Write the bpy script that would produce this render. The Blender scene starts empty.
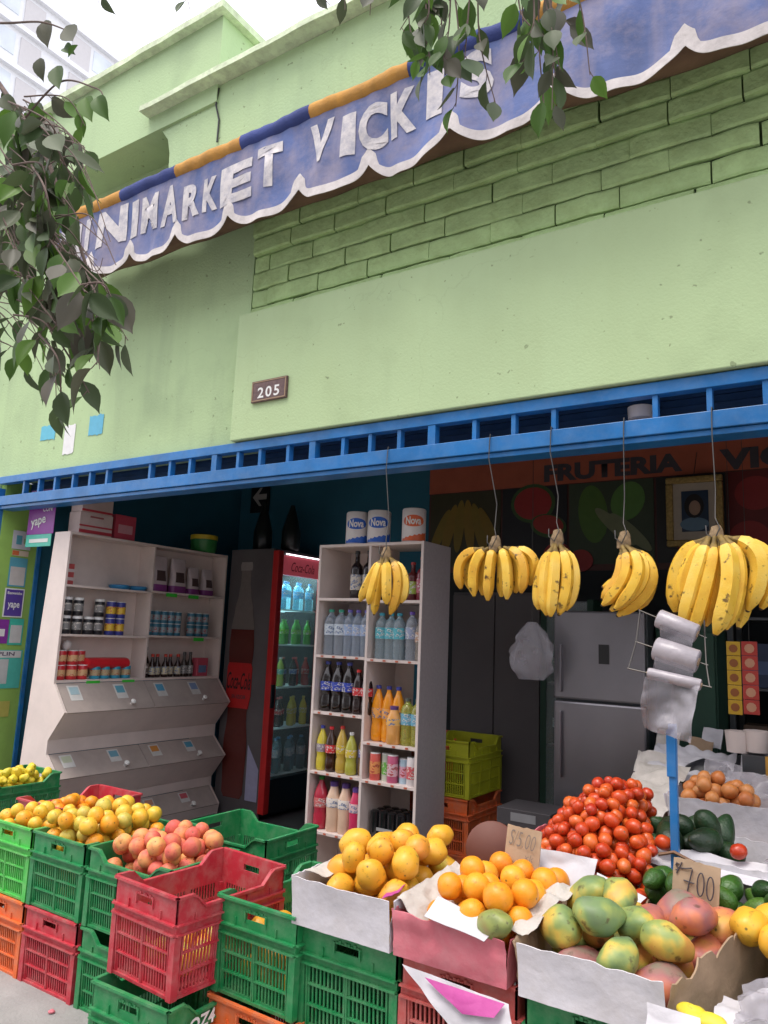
import bpy, bmesh, math, random
from mathutils import Vector, Matrix, noise
PI = math.pi
rnd = random.Random(7)
scene = bpy.context.scene
COL = scene.collection

# ------------------------------------------------------------------ camera frame (measured from the photograph)
F, CX, CY, EYE = 752.0, 384.0, 512.0, 1.6
AX = Vector((0.83798673, 0.05629885, 0.54277866))
AY = Vector((0.5442024, -0.15962874, -0.82362759))
AZ = Vector((0.04027379, 0.98557045, -0.16440473))
def ray(x, y):
    d = Vector((x - CX, CY - y, -F))
    return Vector((AX.dot(d), AY.dot(d), AZ.dot(d)))
def onY(x, y, Y):
    d = ray(x, y); t = Y / d.y; return Vector((d.x * t, Y, d.z * t + EYE))
def onX(x, y, X):
    d = ray(x, y); t = X / d.x; return Vector((X, d.y * t, d.z * t + EYE))

# ------------------------------------------------------------------ materials
def new_mat(name):
    m = bpy.data.materials.new(name); m.use_nodes = True
    nt = m.node_tree
    return m, nt, nt.nodes['Principled BSDF']
def mat(name, col, rough=0.6, var=0.12, scale=6.0, bump=0.0, bscale=40.0, metal=0.0, dust=0.0, dustcol=(0.45, 0.42, 0.38),
        objvar=0.0, spec=0.5, trans=0.0, alpha=1.0, emit=None, estr=0.0, streak=0.0, coat=0.0, sss=0.0):
    m, nt, b = new_mat(name)
    N = nt.nodes; Lk = nt.links
    tc = N.new('ShaderNodeTexCoord')
    no = N.new('ShaderNodeTexNoise'); no.inputs['Scale'].default_value = scale; no.inputs['Detail'].default_value = 6
    Lk.new(tc.outputs['Object'], no.inputs['Vector'])
    mr = N.new('ShaderNodeMapRange'); mr.inputs['From Min'].default_value = 0.3; mr.inputs['From Max'].default_value = 0.7
    mr.inputs['To Min'].default_value = 1 - var; mr.inputs['To Max'].default_value = 1 + var
    Lk.new(no.outputs['Fac'], mr.inputs['Value'])
    hsv = N.new('ShaderNodeHueSaturation'); hsv.inputs['Color'].default_value = (*col, 1)
    Lk.new(mr.outputs[0], hsv.inputs['Value'])
    out = hsv.outputs['Color']
    if objvar > 0:
        oi = N.new('ShaderNodeObjectInfo')
        m2 = N.new('ShaderNodeMapRange'); m2.inputs['To Min'].default_value = 0.5 - objvar * 0.12; m2.inputs['To Max'].default_value = 0.5 + objvar * 0.12
        Lk.new(oi.outputs['Random'], m2.inputs['Value']); Lk.new(m2.outputs[0], hsv.inputs['Hue'])
    if dust > 0:
        n2 = N.new('ShaderNodeTexNoise'); n2.inputs['Scale'].default_value = scale * 2.3; n2.inputs['Detail'].default_value = 8; n2.inputs['Roughness'].default_value = 0.7
        Lk.new(tc.outputs['Object'], n2.inputs['Vector'])
        r2 = N.new('ShaderNodeMapRange'); r2.inputs['From Min'].default_value = 0.42; r2.inputs['From Max'].default_value = 0.75
        r2.inputs['To Max'].default_value = dust
        Lk.new(n2.outputs['Fac'], r2.inputs['Value'])
        mx = N.new('ShaderNodeMix'); mx.data_type = 'RGBA'
        Lk.new(r2.outputs[0], mx.inputs[0]); Lk.new(out, mx.inputs[6]); mx.inputs[7].default_value = (*dustcol, 1)
        out = mx.outputs[2]
    if streak > 0:
        mp = N.new('ShaderNodeMapping'); mp.inputs['Scale'].default_value = (5.0, 5.0, 0.55)
        Lk.new(tc.outputs['Object'], mp.inputs['Vector'])
        n3 = N.new('ShaderNodeTexNoise'); n3.inputs['Scale'].default_value = 1.6; n3.inputs['Detail'].default_value = 7
        Lk.new(mp.outputs[0], n3.inputs['Vector'])
        r3 = N.new('ShaderNodeMapRange'); r3.inputs['From Min'].default_value = 0.5; r3.inputs['From Max'].default_value = 0.8; r3.inputs['To Max'].default_value = streak
        Lk.new(n3.outputs['Fac'], r3.inputs['Value'])
        mx = N.new('ShaderNodeMix'); mx.data_type = 'RGBA'
        Lk.new(r3.outputs[0], mx.inputs[0]); Lk.new(out, mx.inputs[6]); mx.inputs[7].default_value = (*dustcol, 1)
        out = mx.outputs[2]
    Lk.new(out, b.inputs['Base Color'])
    b.inputs['Roughness'].default_value = rough; b.inputs['Metallic'].default_value = metal
    b.inputs['Specular IOR Level'].default_value = spec
    b.inputs['Transmission Weight'].default_value = trans; b.inputs['Alpha'].default_value = alpha
    b.inputs['Coat Weight'].default_value = coat
    if sss > 0:
        b.inputs['Subsurface Weight'].default_value = sss; b.inputs['Subsurface Scale'].default_value = 0.01
    if emit:
        b.inputs['Emission Color'].default_value = (*emit, 1); b.inputs['Emission Strength'].default_value = estr
    if bump > 0:
        n4 = N.new('ShaderNodeTexNoise'); n4.inputs['Scale'].default_value = bscale; n4.inputs['Detail'].default_value = 5
        Lk.new(tc.outputs['Object'], n4.inputs['Vector'])
        bp = N.new('ShaderNodeBump'); bp.inputs['Strength'].default_value = bump; bp.inputs['Distance'].default_value = 0.01
        Lk.new(n4.outputs['Fac'], bp.inputs['Height']); Lk.new(bp.outputs[0], b.inputs['Normal'])
    return m
def weather(m, patchcol, amt, speck=0.5):
    nt = m.node_tree; N = nt.nodes; Lk = nt.links; b = N['Principled BSDF']; src = b.inputs['Base Color'].links[0].from_socket
    g = N.new('ShaderNodeNewGeometry')
    def layer(src, scale, lo, hi, amt, col, det=6, dist=0.0):
        n = N.new('ShaderNodeTexNoise'); n.inputs['Scale'].default_value = scale; n.inputs['Detail'].default_value = det; n.inputs['Distortion'].default_value = dist
        Lk.new(g.outputs['Position'], n.inputs['Vector'])
        r = N.new('ShaderNodeMapRange'); r.inputs['From Min'].default_value = lo; r.inputs['From Max'].default_value = hi; r.inputs['To Max'].default_value = amt
        Lk.new(n.outputs['Fac'], r.inputs['Value'])
        x = N.new('ShaderNodeMix'); x.data_type = 'RGBA'; Lk.new(r.outputs[0], x.inputs[0]); Lk.new(src, x.inputs[6]); x.inputs[7].default_value = (*col, 1)
        return x.outputs[2]
    o = layer(src, .55, .48, .56, amt, patchcol, 8, .6)
    o = layer(o, 1.7, .55, .75, amt * 1.2, tuple(c * .62 for c in patchcol), 9)
    o = layer(o, 24, .70, .735, speck, (.1, .12, .06), 2)
    # thin settlement cracks
    v = N.new('ShaderNodeTexVoronoi'); v.feature = 'DISTANCE_TO_EDGE'; v.inputs['Scale'].default_value = .55
    n = N.new('ShaderNodeTexNoise'); n.inputs['Scale'].default_value = 3; n.inputs['Detail'].default_value = 8
    Lk.new(g.outputs['Position'], n.inputs['Vector'])
    vm = N.new('ShaderNodeVectorMath'); vm.operation = 'MULTIPLY_ADD'; vm.inputs[1].default_value = (.5, .5, .5)
    Lk.new(n.outputs['Color'], vm.inputs[0]); Lk.new(g.outputs['Position'], vm.inputs[2]); Lk.new(vm.outputs[0], v.inputs['Vector'])
    r = N.new('ShaderNodeMapRange'); r.inputs['From Min'].default_value = 0.0; r.inputs['From Max'].default_value = .0022; r.inputs['To Min'].default_value = .12; r.inputs['To Max'].default_value = 0
    Lk.new(v.outputs['Distance'], r.inputs['Value'])
    x = N.new('ShaderNodeMix'); x.data_type = 'RGBA'; Lk.new(r.outputs[0], x.inputs[0]); Lk.new(o, x.inputs[6]); x.inputs[7].default_value = (.14, .18, .1, 1)
    Lk.new(x.outputs[2], b.inputs['Base Color'])
def fruit_mat(name, stops, rough=0.42, objmix=0.7, nscale=9.0, speck=0.3, speckcol=(0.08, 0.04, 0.02), bump=0.05, speckscale=60, coat=0.0, scar=True):
    """peel colour runs through a ramp, driven by a broad noise on the skin and by a number of each fruit's own"""
    m, nt, b = new_mat(name); N = nt.nodes; Lk = nt.links
    tc = N.new('ShaderNodeTexCoord'); oi = N.new('ShaderNodeObjectInfo')
    add = N.new('ShaderNodeVectorMath'); add.operation = 'ADD'
    sc = N.new('ShaderNodeVectorMath'); sc.operation = 'SCALE'; sc.inputs[0].default_value = (37, 11, 23)
    Lk.new(oi.outputs['Random'], sc.inputs['Scale'])
    Lk.new(tc.outputs['Object'], add.inputs[0]); Lk.new(sc.outputs[0], add.inputs[1])
    no = N.new('ShaderNodeTexNoise'); no.inputs['Scale'].default_value = nscale; no.inputs['Detail'].default_value = 3
    Lk.new(add.outputs[0], no.inputs['Vector'])
    r = N.new('ShaderNodeMapRange'); r.inputs['From Min'].default_value = 0.3; r.inputs['From Max'].default_value = 0.7
    Lk.new(no.outputs['Fac'], r.inputs['Value'])
    mx = N.new('ShaderNodeMath'); mx.operation = 'MULTIPLY_ADD'
    Lk.new(oi.outputs['Random'], mx.inputs[0]); mx.inputs[1].default_value = objmix
    m2 = N.new('ShaderNodeMath'); m2.operation = 'MULTIPLY'; m2.inputs[1].default_value = 1 - objmix
    Lk.new(r.outputs[0], m2.inputs[0]); Lk.new(m2.outputs[0], mx.inputs[2])
    cr = N.new('ShaderNodeValToRGB'); e = cr.color_ramp.elements
    e[0].position = stops[0][0]; e[0].color = (*stops[0][1], 1); e[1].position = stops[-1][0]; e[1].color = (*stops[-1][1], 1)
    for p, c in stops[1:-1]:
        q = e.new(p); q.color = (*c, 1)
    Lk.new(mx.outputs[0], cr.inputs[0])
    n2 = N.new('ShaderNodeTexNoise'); n2.inputs['Scale'].default_value = speckscale; n2.inputs['Detail'].default_value = 4
    Lk.new(add.outputs[0], n2.inputs['Vector'])
    r2 = N.new('ShaderNodeMapRange'); r2.inputs['From Min'].default_value = 0.61; r2.inputs['From Max'].default_value = 0.70; r2.inputs['To Max'].default_value = speck
    Lk.new(n2.outputs['Fac'], r2.inputs['Value'])
    mm = N.new('ShaderNodeMix'); mm.data_type = 'RGBA'
    Lk.new(r2.outputs[0], mm.inputs[0]); Lk.new(cr.outputs[0], mm.inputs[6]); mm.inputs[7].default_value = (*speckcol, 1)
    sx = N.new('ShaderNodeVectorMath'); sx.operation = 'MULTIPLY'; sx.inputs[1].default_value = (1, 1, 0); Lk.new(tc.outputs['Object'], sx.inputs[0])
    ln = N.new('ShaderNodeVectorMath'); ln.operation = 'LENGTH'; Lk.new(sx.outputs[0], ln.inputs[0])
    rs = N.new('ShaderNodeMapRange'); rs.inputs['From Min'].default_value = .0022; rs.inputs['From Max'].default_value = .0042; rs.inputs['To Min'].default_value = .85 if scar else 0; rs.inputs['To Max'].default_value = 0
    Lk.new(ln.outputs['Value'], rs.inputs['Value'])
    m3 = N.new('ShaderNodeMix'); m3.data_type = 'RGBA'; Lk.new(rs.outputs[0], m3.inputs[0]); Lk.new(mm.outputs[2], m3.inputs[6]); m3.inputs[7].default_value = (.1, .09, .03, 1)
    Lk.new(m3.outputs[2], b.inputs['Base Color'])
    b.inputs['Roughness'].default_value = rough; b.inputs['Coat Weight'].default_value = coat
    b.inputs['Subsurface Weight'].default_value = 0.06; b.inputs['Subsurface Scale'].default_value = 0.01
    n3 = N.new('ShaderNodeTexNoise'); n3.inputs['Scale'].default_value = 160
    Lk.new(add.outputs[0], n3.inputs['Vector'])
    bp = N.new('ShaderNodeBump'); bp.inputs['Strength'].default_value = bump * 3; bp.inputs['Distance'].default_value = 0.002
    Lk.new(n3.outputs['Fac'], bp.inputs['Height']); Lk.new(bp.outputs[0], b.inputs['Normal'])
    return m

M = {}
M['plaster'] = mat('pale_green_plaster', (0.45, 0.6, 0.33), 0.9, 0.06, 1.2, 0.3, 60, dust=0.3, dustcol=(0.32, 0.42, 0.25), streak=0.4)
M['plaster_panel'] = mat('pale_green_render_panel', (0.46, 0.6, 0.34), 0.9, 0.06, 0.9, 0.25, 80, dust=0.2, dustcol=(0.36, 0.44, 0.22), streak=0.15)
weather(M['plaster'], (.39, .53, .31), .4); weather(M['plaster_panel'], (.43, .56, .3), .35)
M['coping'] = mat('coping_paint', (0.62, 0.72, 0.5), 0.9, 0.14, 7, 0.5, 40, dust=0.7, dustcol=(0.34, 0.36, 0.27))
M['brick'] = mat('green_painted_brick', (0.45, 0.63, 0.29), 0.85, 0.14, 4, 1.0, 24, dust=0.5, dustcol=(0.22, 0.29, 0.1))
M['mortar'] = mat('dark_dirty_joint', (0.04, 0.065, 0.025), 0.95, 0.3, 8, 0.4)
M['blue'] = mat('blue_gloss_paint', (0.012, 0.15, 0.42), 0.35, 0.2, 5, 0.1, 30, dust=0.25, dustcol=(0.2, 0.3, 0.45))
M['navy'] = mat('dark_blue_paint', (0.012, 0.03, 0.08), 0.5)
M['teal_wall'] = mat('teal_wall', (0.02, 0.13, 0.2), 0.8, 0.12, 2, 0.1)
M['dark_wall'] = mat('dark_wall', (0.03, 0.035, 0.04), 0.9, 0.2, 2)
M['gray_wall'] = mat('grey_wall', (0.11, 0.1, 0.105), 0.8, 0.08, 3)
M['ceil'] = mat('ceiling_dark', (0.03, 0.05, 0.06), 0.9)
M['green_wall'] = mat('green_reveal', (0.28, 0.48, 0.1), 0.75, 0.1, 3, 0.1, dust=0.3, dustcol=(0.16, 0.24, 0.08))
M['pavement'] = mat('concrete_pavement', (0.3, 0.29, 0.28), 0.9, 0.14, 2, 0.4, 60, dust=0.4, dustcol=(0.16, 0.155, 0.15))
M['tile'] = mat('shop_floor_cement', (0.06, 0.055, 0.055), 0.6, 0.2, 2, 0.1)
M['lid_board'] = mat('smoky_bin_lid', (0.42, 0.36, 0.33), 0.35, 0.1, 4, dust=0.3, dustcol=(0.22, 0.19, 0.17))
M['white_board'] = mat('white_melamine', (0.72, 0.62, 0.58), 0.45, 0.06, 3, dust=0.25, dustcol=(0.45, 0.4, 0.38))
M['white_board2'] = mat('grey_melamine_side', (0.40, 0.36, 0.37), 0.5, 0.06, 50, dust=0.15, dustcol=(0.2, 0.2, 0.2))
M['black'] = mat('black_plastic', (0.012, 0.012, 0.014), 0.4)
M['coke_side'] = mat('fridge_side_print', (0.11, 0.1, 0.105), 0.4, 0.35, 1.5)
M['red_paint'] = mat('red_door_frame', (0.55, 0.02, 0.02), 0.35)
M['red_plastic'] = mat('red_panel', (0.6, 0.04, 0.05), 0.4)
M['steel'] = mat('brushed_steel', (0.24, 0.23, 0.25), 0.3, 0.15, 2, metal=0.7)
M['steel_dark'] = mat('dark_steel', (0.1, 0.11, 0.12), 0.35, metal=0.5)
M['glass'] = mat('clear_glass', (0.8, 0.95, 0.95), 0.03, 0.0, alpha=0.12)
M['led'] = mat('led_strip', (1, 0.9, 0.92), 0.5, emit=(1, 0.85, 0.9), estr=2.0)
M['led_in'] = mat('fridge_lamp', (0.8, 1, 1), 0.5, emit=(0.55, 0.95, 1.0), estr=10.0)
M['header'] = mat('backlit_header', (0.6, 0.1, 0.14), 0.4, emit=(0.8, 0.12, 0.16), estr=0.12)
M['wire'] = mat('wire_steel', (0.09, 0.085, 0.08), 0.4, metal=0.8)
M['rail'] = mat('white_wire_shelf', (0.7, 0.8, 0.8), 0.4)
M['awning'] = mat('faded_blue_canvas', (0.1, 0.14, 0.31), 0.85, 0.3, 2.2, 0.4, 22, dust=0.75, dustcol=(0.33, 0.28, 0.33), streak=0.6)
M['awning_navy'] = mat('blue_canvas_band', (0.035, 0.055, 0.2), 0.85, 0.25, 5, 0.3, 60)
M['awning_yel'] = mat('yellow_canvas_band', (0.5, 0.25, 0.05), 0.85, 0.25, 8, 0.3, 60, dust=0.3, dustcol=(0.3, 0.2, 0.1))
M['canvas_white'] = mat('white_canvas_trim', (0.62, 0.58, 0.57), 0.85, 0.1, 6, 0.2, 50, dust=0.7, dustcol=(0.36, 0.33, 0.33))
M['letter'] = mat('worn_letter_paint', (0.6, 0.57, 0.57), 0.9, 0.12, 8, 0.2, 50, dust=0.9, dustcol=(0.26, 0.27, 0.36))
M['canvas_brown'] = mat('old_brown_canvas', (0.16, 0.09, 0.06), 0.9, 0.3, 5, 0.3)
M['num_plate'] = mat('enamel_plate', (0.11, 0.06, 0.06), 0.5, 0.3, 20, dust=0.4, dustcol=(0.3, 0.2, 0.16))
M['white'] = mat('white_print', (0.78, 0.78, 0.76), 0.6, 0.04)
M['paper'] = mat('white_paper', (0.6, 0.585, 0.62), 0.8, 0.08, 9, 0.25, 30, dust=0.15, dustcol=(0.5, 0.46, 0.5))
M['paper_gray'] = mat('thin_grey_lining', (0.56, 0.52, 0.48), 0.8, 0.12, 12, 0.5, 40, dust=0.3, dustcol=(0.35, 0.32, 0.28))
M['cardboard'] = mat('brown_cardboard', (0.36, 0.25, 0.16), 0.85, 0.12, 8, 0.3, 60, dust=0.25, dustcol=(0.25, 0.17, 0.11))
M['card_white'] = mat('white_cardboard', (0.66, 0.64, 0.68), 0.8, 0.08, 6, 0.3, 30, dust=0.4, dustcol=(0.5, 0.45, 0.42))
M['card_pink'] = mat('pink_card', (0.62, 0.16, 0.2), 0.7, 0.12, 6, 0.3, 30, dust=0.4, dustcol=(0.6, 0.33, 0.34))
M['magenta'] = mat('magenta_paper', (0.45, 0.06, 0.27), 0.6, 0.1, 12, 0.2)
M['sign_card'] = mat('sign_cardboard', (0.45, 0.33, 0.22), 0.85, 0.12, 12, 0.2, dust=0.2, dustcol=(0.3, 0.2, 0.13))
M['ink'] = mat('marker_ink', (0.06, 0.05, 0.06), 0.6)
M['ink_gray'] = mat('faded_pencil', (0.2, 0.17, 0.15), 0.8)
M['purple'] = mat('purple_print', (0.28, 0.03, 0.32), 0.5)
M['mint'] = mat('mint_print', (0.1, 0.55, 0.42), 0.5)
M['cyan'] = mat('light_blue_print', (0.1, 0.4, 0.55), 0.5)
M['yellow'] = mat('yellow_print', (0.7, 0.5, 0.05), 0.5)
M['orange_print'] = mat('orange_print', (0.5, 0.12, 0.03), 0.7)
M['orange_strip'] = mat('orange_banner_strip', (0.42, 0.1, 0.05), 0.7, 0.1)
M['dgreen'] = mat('dark_green_paint', (0.01, 0.05, 0.03), 0.6)
M['wood'] = mat('wood', (0.2, 0.1, 0.05), 0.6, 0.3, 12)
M['gold'] = mat('gold_frame', (0.4, 0.27, 0.09), 0.45, 0.3, 50, 0.5, 90, metal=0.4)
M['bark'] = mat('twig_bark', (0.14, 0.1, 0.085), 0.9, 0.25, 30)
M['skin'] = mat('printed_skin', (0.4, 0.23, 0.17), 0.7)
M['plastic_bag'] = mat('thin_plastic_film', (0.4, 0.38, 0.42), 0.22, 0.25, 8, 0.8, 14, alpha=0.42)
M['roll'] = mat('plastic_bag_roll', (0.36, 0.33, 0.36), 0.3, 0.12, 30, 0.3, 30)
M['haze_wall'] = mat('far_tower_wall', (0.8, 0.82, 0.85), 0.8, 0.03)  # far tower colours: overexposed, hazy paleness is put into the base colour
M['haze_panel'] = mat('far_tower_panel', (0.6, 0.59, 0.6), 0.8, 0.03)
M['haze_glass'] = mat('far_tower_window', (0.62, 0.68, 0.74), 0.4, 0.2, 0.5)
CR = {
 'green': mat('green_crate_plastic', (0.012, 0.23, 0.07), 0.42, 0.14, 8, 0.08, 60, dust=0.52, dustcol=(0.2, 0.34, 0.2)),
 'light green': mat('light_green_crate_plastic', (0.07, 0.5, 0.08), 0.42, 0.12, 8, 0.08, 60, dust=0.5, dustcol=(0.3, 0.5, 0.25)),
 'red': mat('red_crate_plastic', (0.5, 0.03, 0.05), 0.42, 0.12, 8, 0.08, 60, dust=0.55, dustcol=(0.5, 0.26, 0.24)),
 'salmon': mat('salmon_crate_plastic', (0.5, 0.08, 0.07), 0.5, 0.12, 8, 0.08, 60, dust=0.55, dustcol=(0.5, 0.3, 0.28)),
 'orange': mat('orange_crate_plastic', (0.75, 0.14, 0.03), 0.42, 0.12, 8, 0.08, 60, dust=0.55, dustcol=(0.5, 0.28, 0.2)),
 'yellow': mat('yellow_green_crate_plastic', (0.4, 0.42, 0.02), 0.45, 0.12, 8),
}
FR = {
 'orange': fruit_mat('orange_peel', [(0, (0.78, 0.25, 0.015)), (0.5, (0.85, 0.33, 0.015)), (1, (0.85, 0.42, 0.03))], bump=0.12),
 'yellow_orange': fruit_mat('mandarin_peel', [(0, (0.85, 0.3, 0.02)), (0.35, (0.85, 0.42, 0.03)), (0.6, (0.78, 0.52, 0.05)), (0.8, (0.6, 0.5, 0.08)), (1, (0.5, 0.36, 0.12))], bump=0.12),
 'peach': fruit_mat('peach_skin', [(0, (0.5, 0.04, 0.05)), (0.38, (0.7, 0.15, 0.1)), (0.65, (0.78, 0.32, 0.12)), (1, (0.82, 0.48, 0.13))], 0.6, 0.5, 16),
 'papaya': fruit_mat('golden_mango_skin', [(0, (0.72, 0.26, 0.06)), (0.4, (0.8, 0.4, 0.03)), (0.75, (0.78, 0.44, 0.04)), (1, (0.5, 0.46, 0.06))], 0.42, 0.5, 9, 0.5),
 'mango': fruit_mat('mottled_mango_skin', [(0, (0.14, 0.19, 0.11)), (0.2, (0.17, 0.26, 0.1)), (0.3, (0.3, 0.36, 0.1)), (0.4, (0.62, 0.45, 0.08)), (0.54, (0.68, 0.32, 0.08)), (0.66, (0.6, 0.19, 0.1)), (0.8, (0.36, 0.13, 0.13)), (1, (0.17, 0.22, 0.15))], 0.5, 0.55, 9, 0.7, speckscale=38),
 'mango_green': fruit_mat('green_mango_skin', [(0, (0.1, 0.14, 0.05)), (0.5, (0.26, 0.3, 0.08)), (1, (0.3, 0.2, 0.08))], 0.45, 0.2, 14, 0.5),
 'tomato': fruit_mat('tomato_skin', [(0, (0.42, 0.025, 0.01)), (0.5, (0.58, 0.07, 0.014)), (1, (0.7, 0.17, 0.03))], 0.3, 0.7, 9, 0.15, coat=0.0),
 'avocado': fruit_mat('avocado_skin', [(0, (0.012, 0.04, 0.012)), (0.5, (0.04, 0.12, 0.015)), (1, (0.12, 0.22, 0.03))], 0.35, 0.6, 12, 0.3, bump=0.4),
 'avocado_dark': fruit_mat('dark_avocado_skin', [(0, (0.012, 0.02, 0.012)), (0.6, (0.02, 0.06, 0.02)), (1, (0.04, 0.1, 0.03))], 0.4, 0.6, 12, 0.3, bump=0.4),
 'onion': fruit_mat('onion_skin', [(0, (0.45, 0.12, 0.04)), (0.5, (0.6, 0.22, 0.06)), (1, (0.6, 0.3, 0.12))], 0.4, 0.6, 8, 0.2),
 'yellow': fruit_mat('yellow_fruit_skin', [(0, (0.7, 0.5, 0.03)), (0.6, (0.75, 0.6, 0.04)), (1, (0.5, 0.5, 0.06))], 0.5, 0.6, 12, 0.4),
}
M['banana'] = fruit_mat('banana_peel', [(0, (0.66, 0.36, 0.03)), (0.45, (0.78, 0.49, 0.05)), (1, (0.8, 0.57, 0.12))], 0.5, 0.4, 14, 0.9, (0.09, 0.045, 0.015), 0.2, 34, scar=False)
M['banana_ripe'] = fruit_mat('ripe_banana_peel', [(0, (0.6, 0.3, 0.03)), (0.5, (0.7, 0.4, 0.04)), (1, (0.74, 0.48, 0.06))], 0.5, 0.4, 12, 0.95, (0.06, 0.025, 0.01), 0.15, 30, scar=False)
M['banana_tip'] = mat('banana_tip', (0.05, 0.03, 0.02), 0.8)
M['banana_neck'] = mat('banana_neck', (0.2, 0.13, 0.03), 0.7, 0.5, 40)
M['stalk'] = mat('banana_stalk', (0.26, 0.18, 0.1), 0.85, 0.3, 50, 0.4, 90)
_leaf = None
def leaf_mat():
    m, nt, b = new_mat('ficus_leaf'); N = nt.nodes; Lk = nt.links
    at = N.new('ShaderNodeAttribute'); at.attribute_name = 'tint'
    cr = N.new('ShaderNodeValToRGB'); e = cr.color_ramp.elements
    e[0].color = (0.06, 0.11, 0.04, 1); e[1].color = (0.12, 0.24, 0.035, 1); e[1].position = 1
    q = e.new(0.72); q.color = (0.065, 0.14, 0.03, 1)
    q = e.new(0.35); q.color = (0.105, 0.095, 0.075, 1)
    Lk.new(at.outputs['Fac'], cr.inputs[0]); Lk.new(cr.outputs[0], b.inputs['Base Color'])
    b.inputs['Roughness'].default_value = 0.5; b.inputs['Specular IOR Level'].default_value = 0.3
    tr = N.new('ShaderNodeBsdfTranslucent'); Lk.new(cr.outputs[0], tr.inputs['Color'])
    ms = N.new('ShaderNodeMixShader'); ms.inputs[0].default_value = 0.25
    Lk.new(b.outputs[0], ms.inputs[1]); Lk.new(tr.outputs[0], ms.inputs[2])
    Lk.new(ms.outputs[0], N['Material Output'].inputs['Surface'])
    return m
M['leaf'] = leaf_mat()  # olive to grey-brown blades
_cm = {}
def cmat(col, rough=0.4, **k):
    key = (tuple(round(c, 3) for c in col), rough, tuple(sorted(k.items())))
    if key not in _cm:
        _cm[key] = mat('printed_colour', col, rough, 0.06, 20, **k)
    return _cm[key]

# ------------------------------------------------------------------ mesh helpers
_lm = {}
def lmat(col, alt):
    key = (col, alt)
    if key in _lm: return _lm[key]
    m, nt, b = new_mat('printed_label'); N = nt.nodes; Lk = nt.links
    tc = N.new('ShaderNodeTexCoord'); mp = N.new('ShaderNodeMapping'); mp.inputs['Scale'].default_value = (1, 1, 1.6)
    Lk.new(tc.outputs['Object'], mp.inputs['Vector'])
    n = N.new('ShaderNodeTexNoise'); n.inputs['Scale'].default_value = 42; n.inputs['Detail'].default_value = 2
    Lk.new(mp.outputs[0], n.inputs['Vector'])
    cr = N.new('ShaderNodeValToRGB'); cr.color_ramp.interpolation = 'CONSTANT'; e = cr.color_ramp.elements
    e[0].color = (*col, 1); e[1].position = .56; e[1].color = (*alt, 1); q = e.new(.64); q.color = tuple(v * .35 for v in col) + (1,); q = e.new(.68); q.color = (*col, 1)
    Lk.new(n.outputs['Fac'], cr.inputs[0]); Lk.new(cr.outputs[0], b.inputs['Base Color']); b.inputs['Roughness'].default_value = .4
    _lm[key] = m; return m
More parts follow.
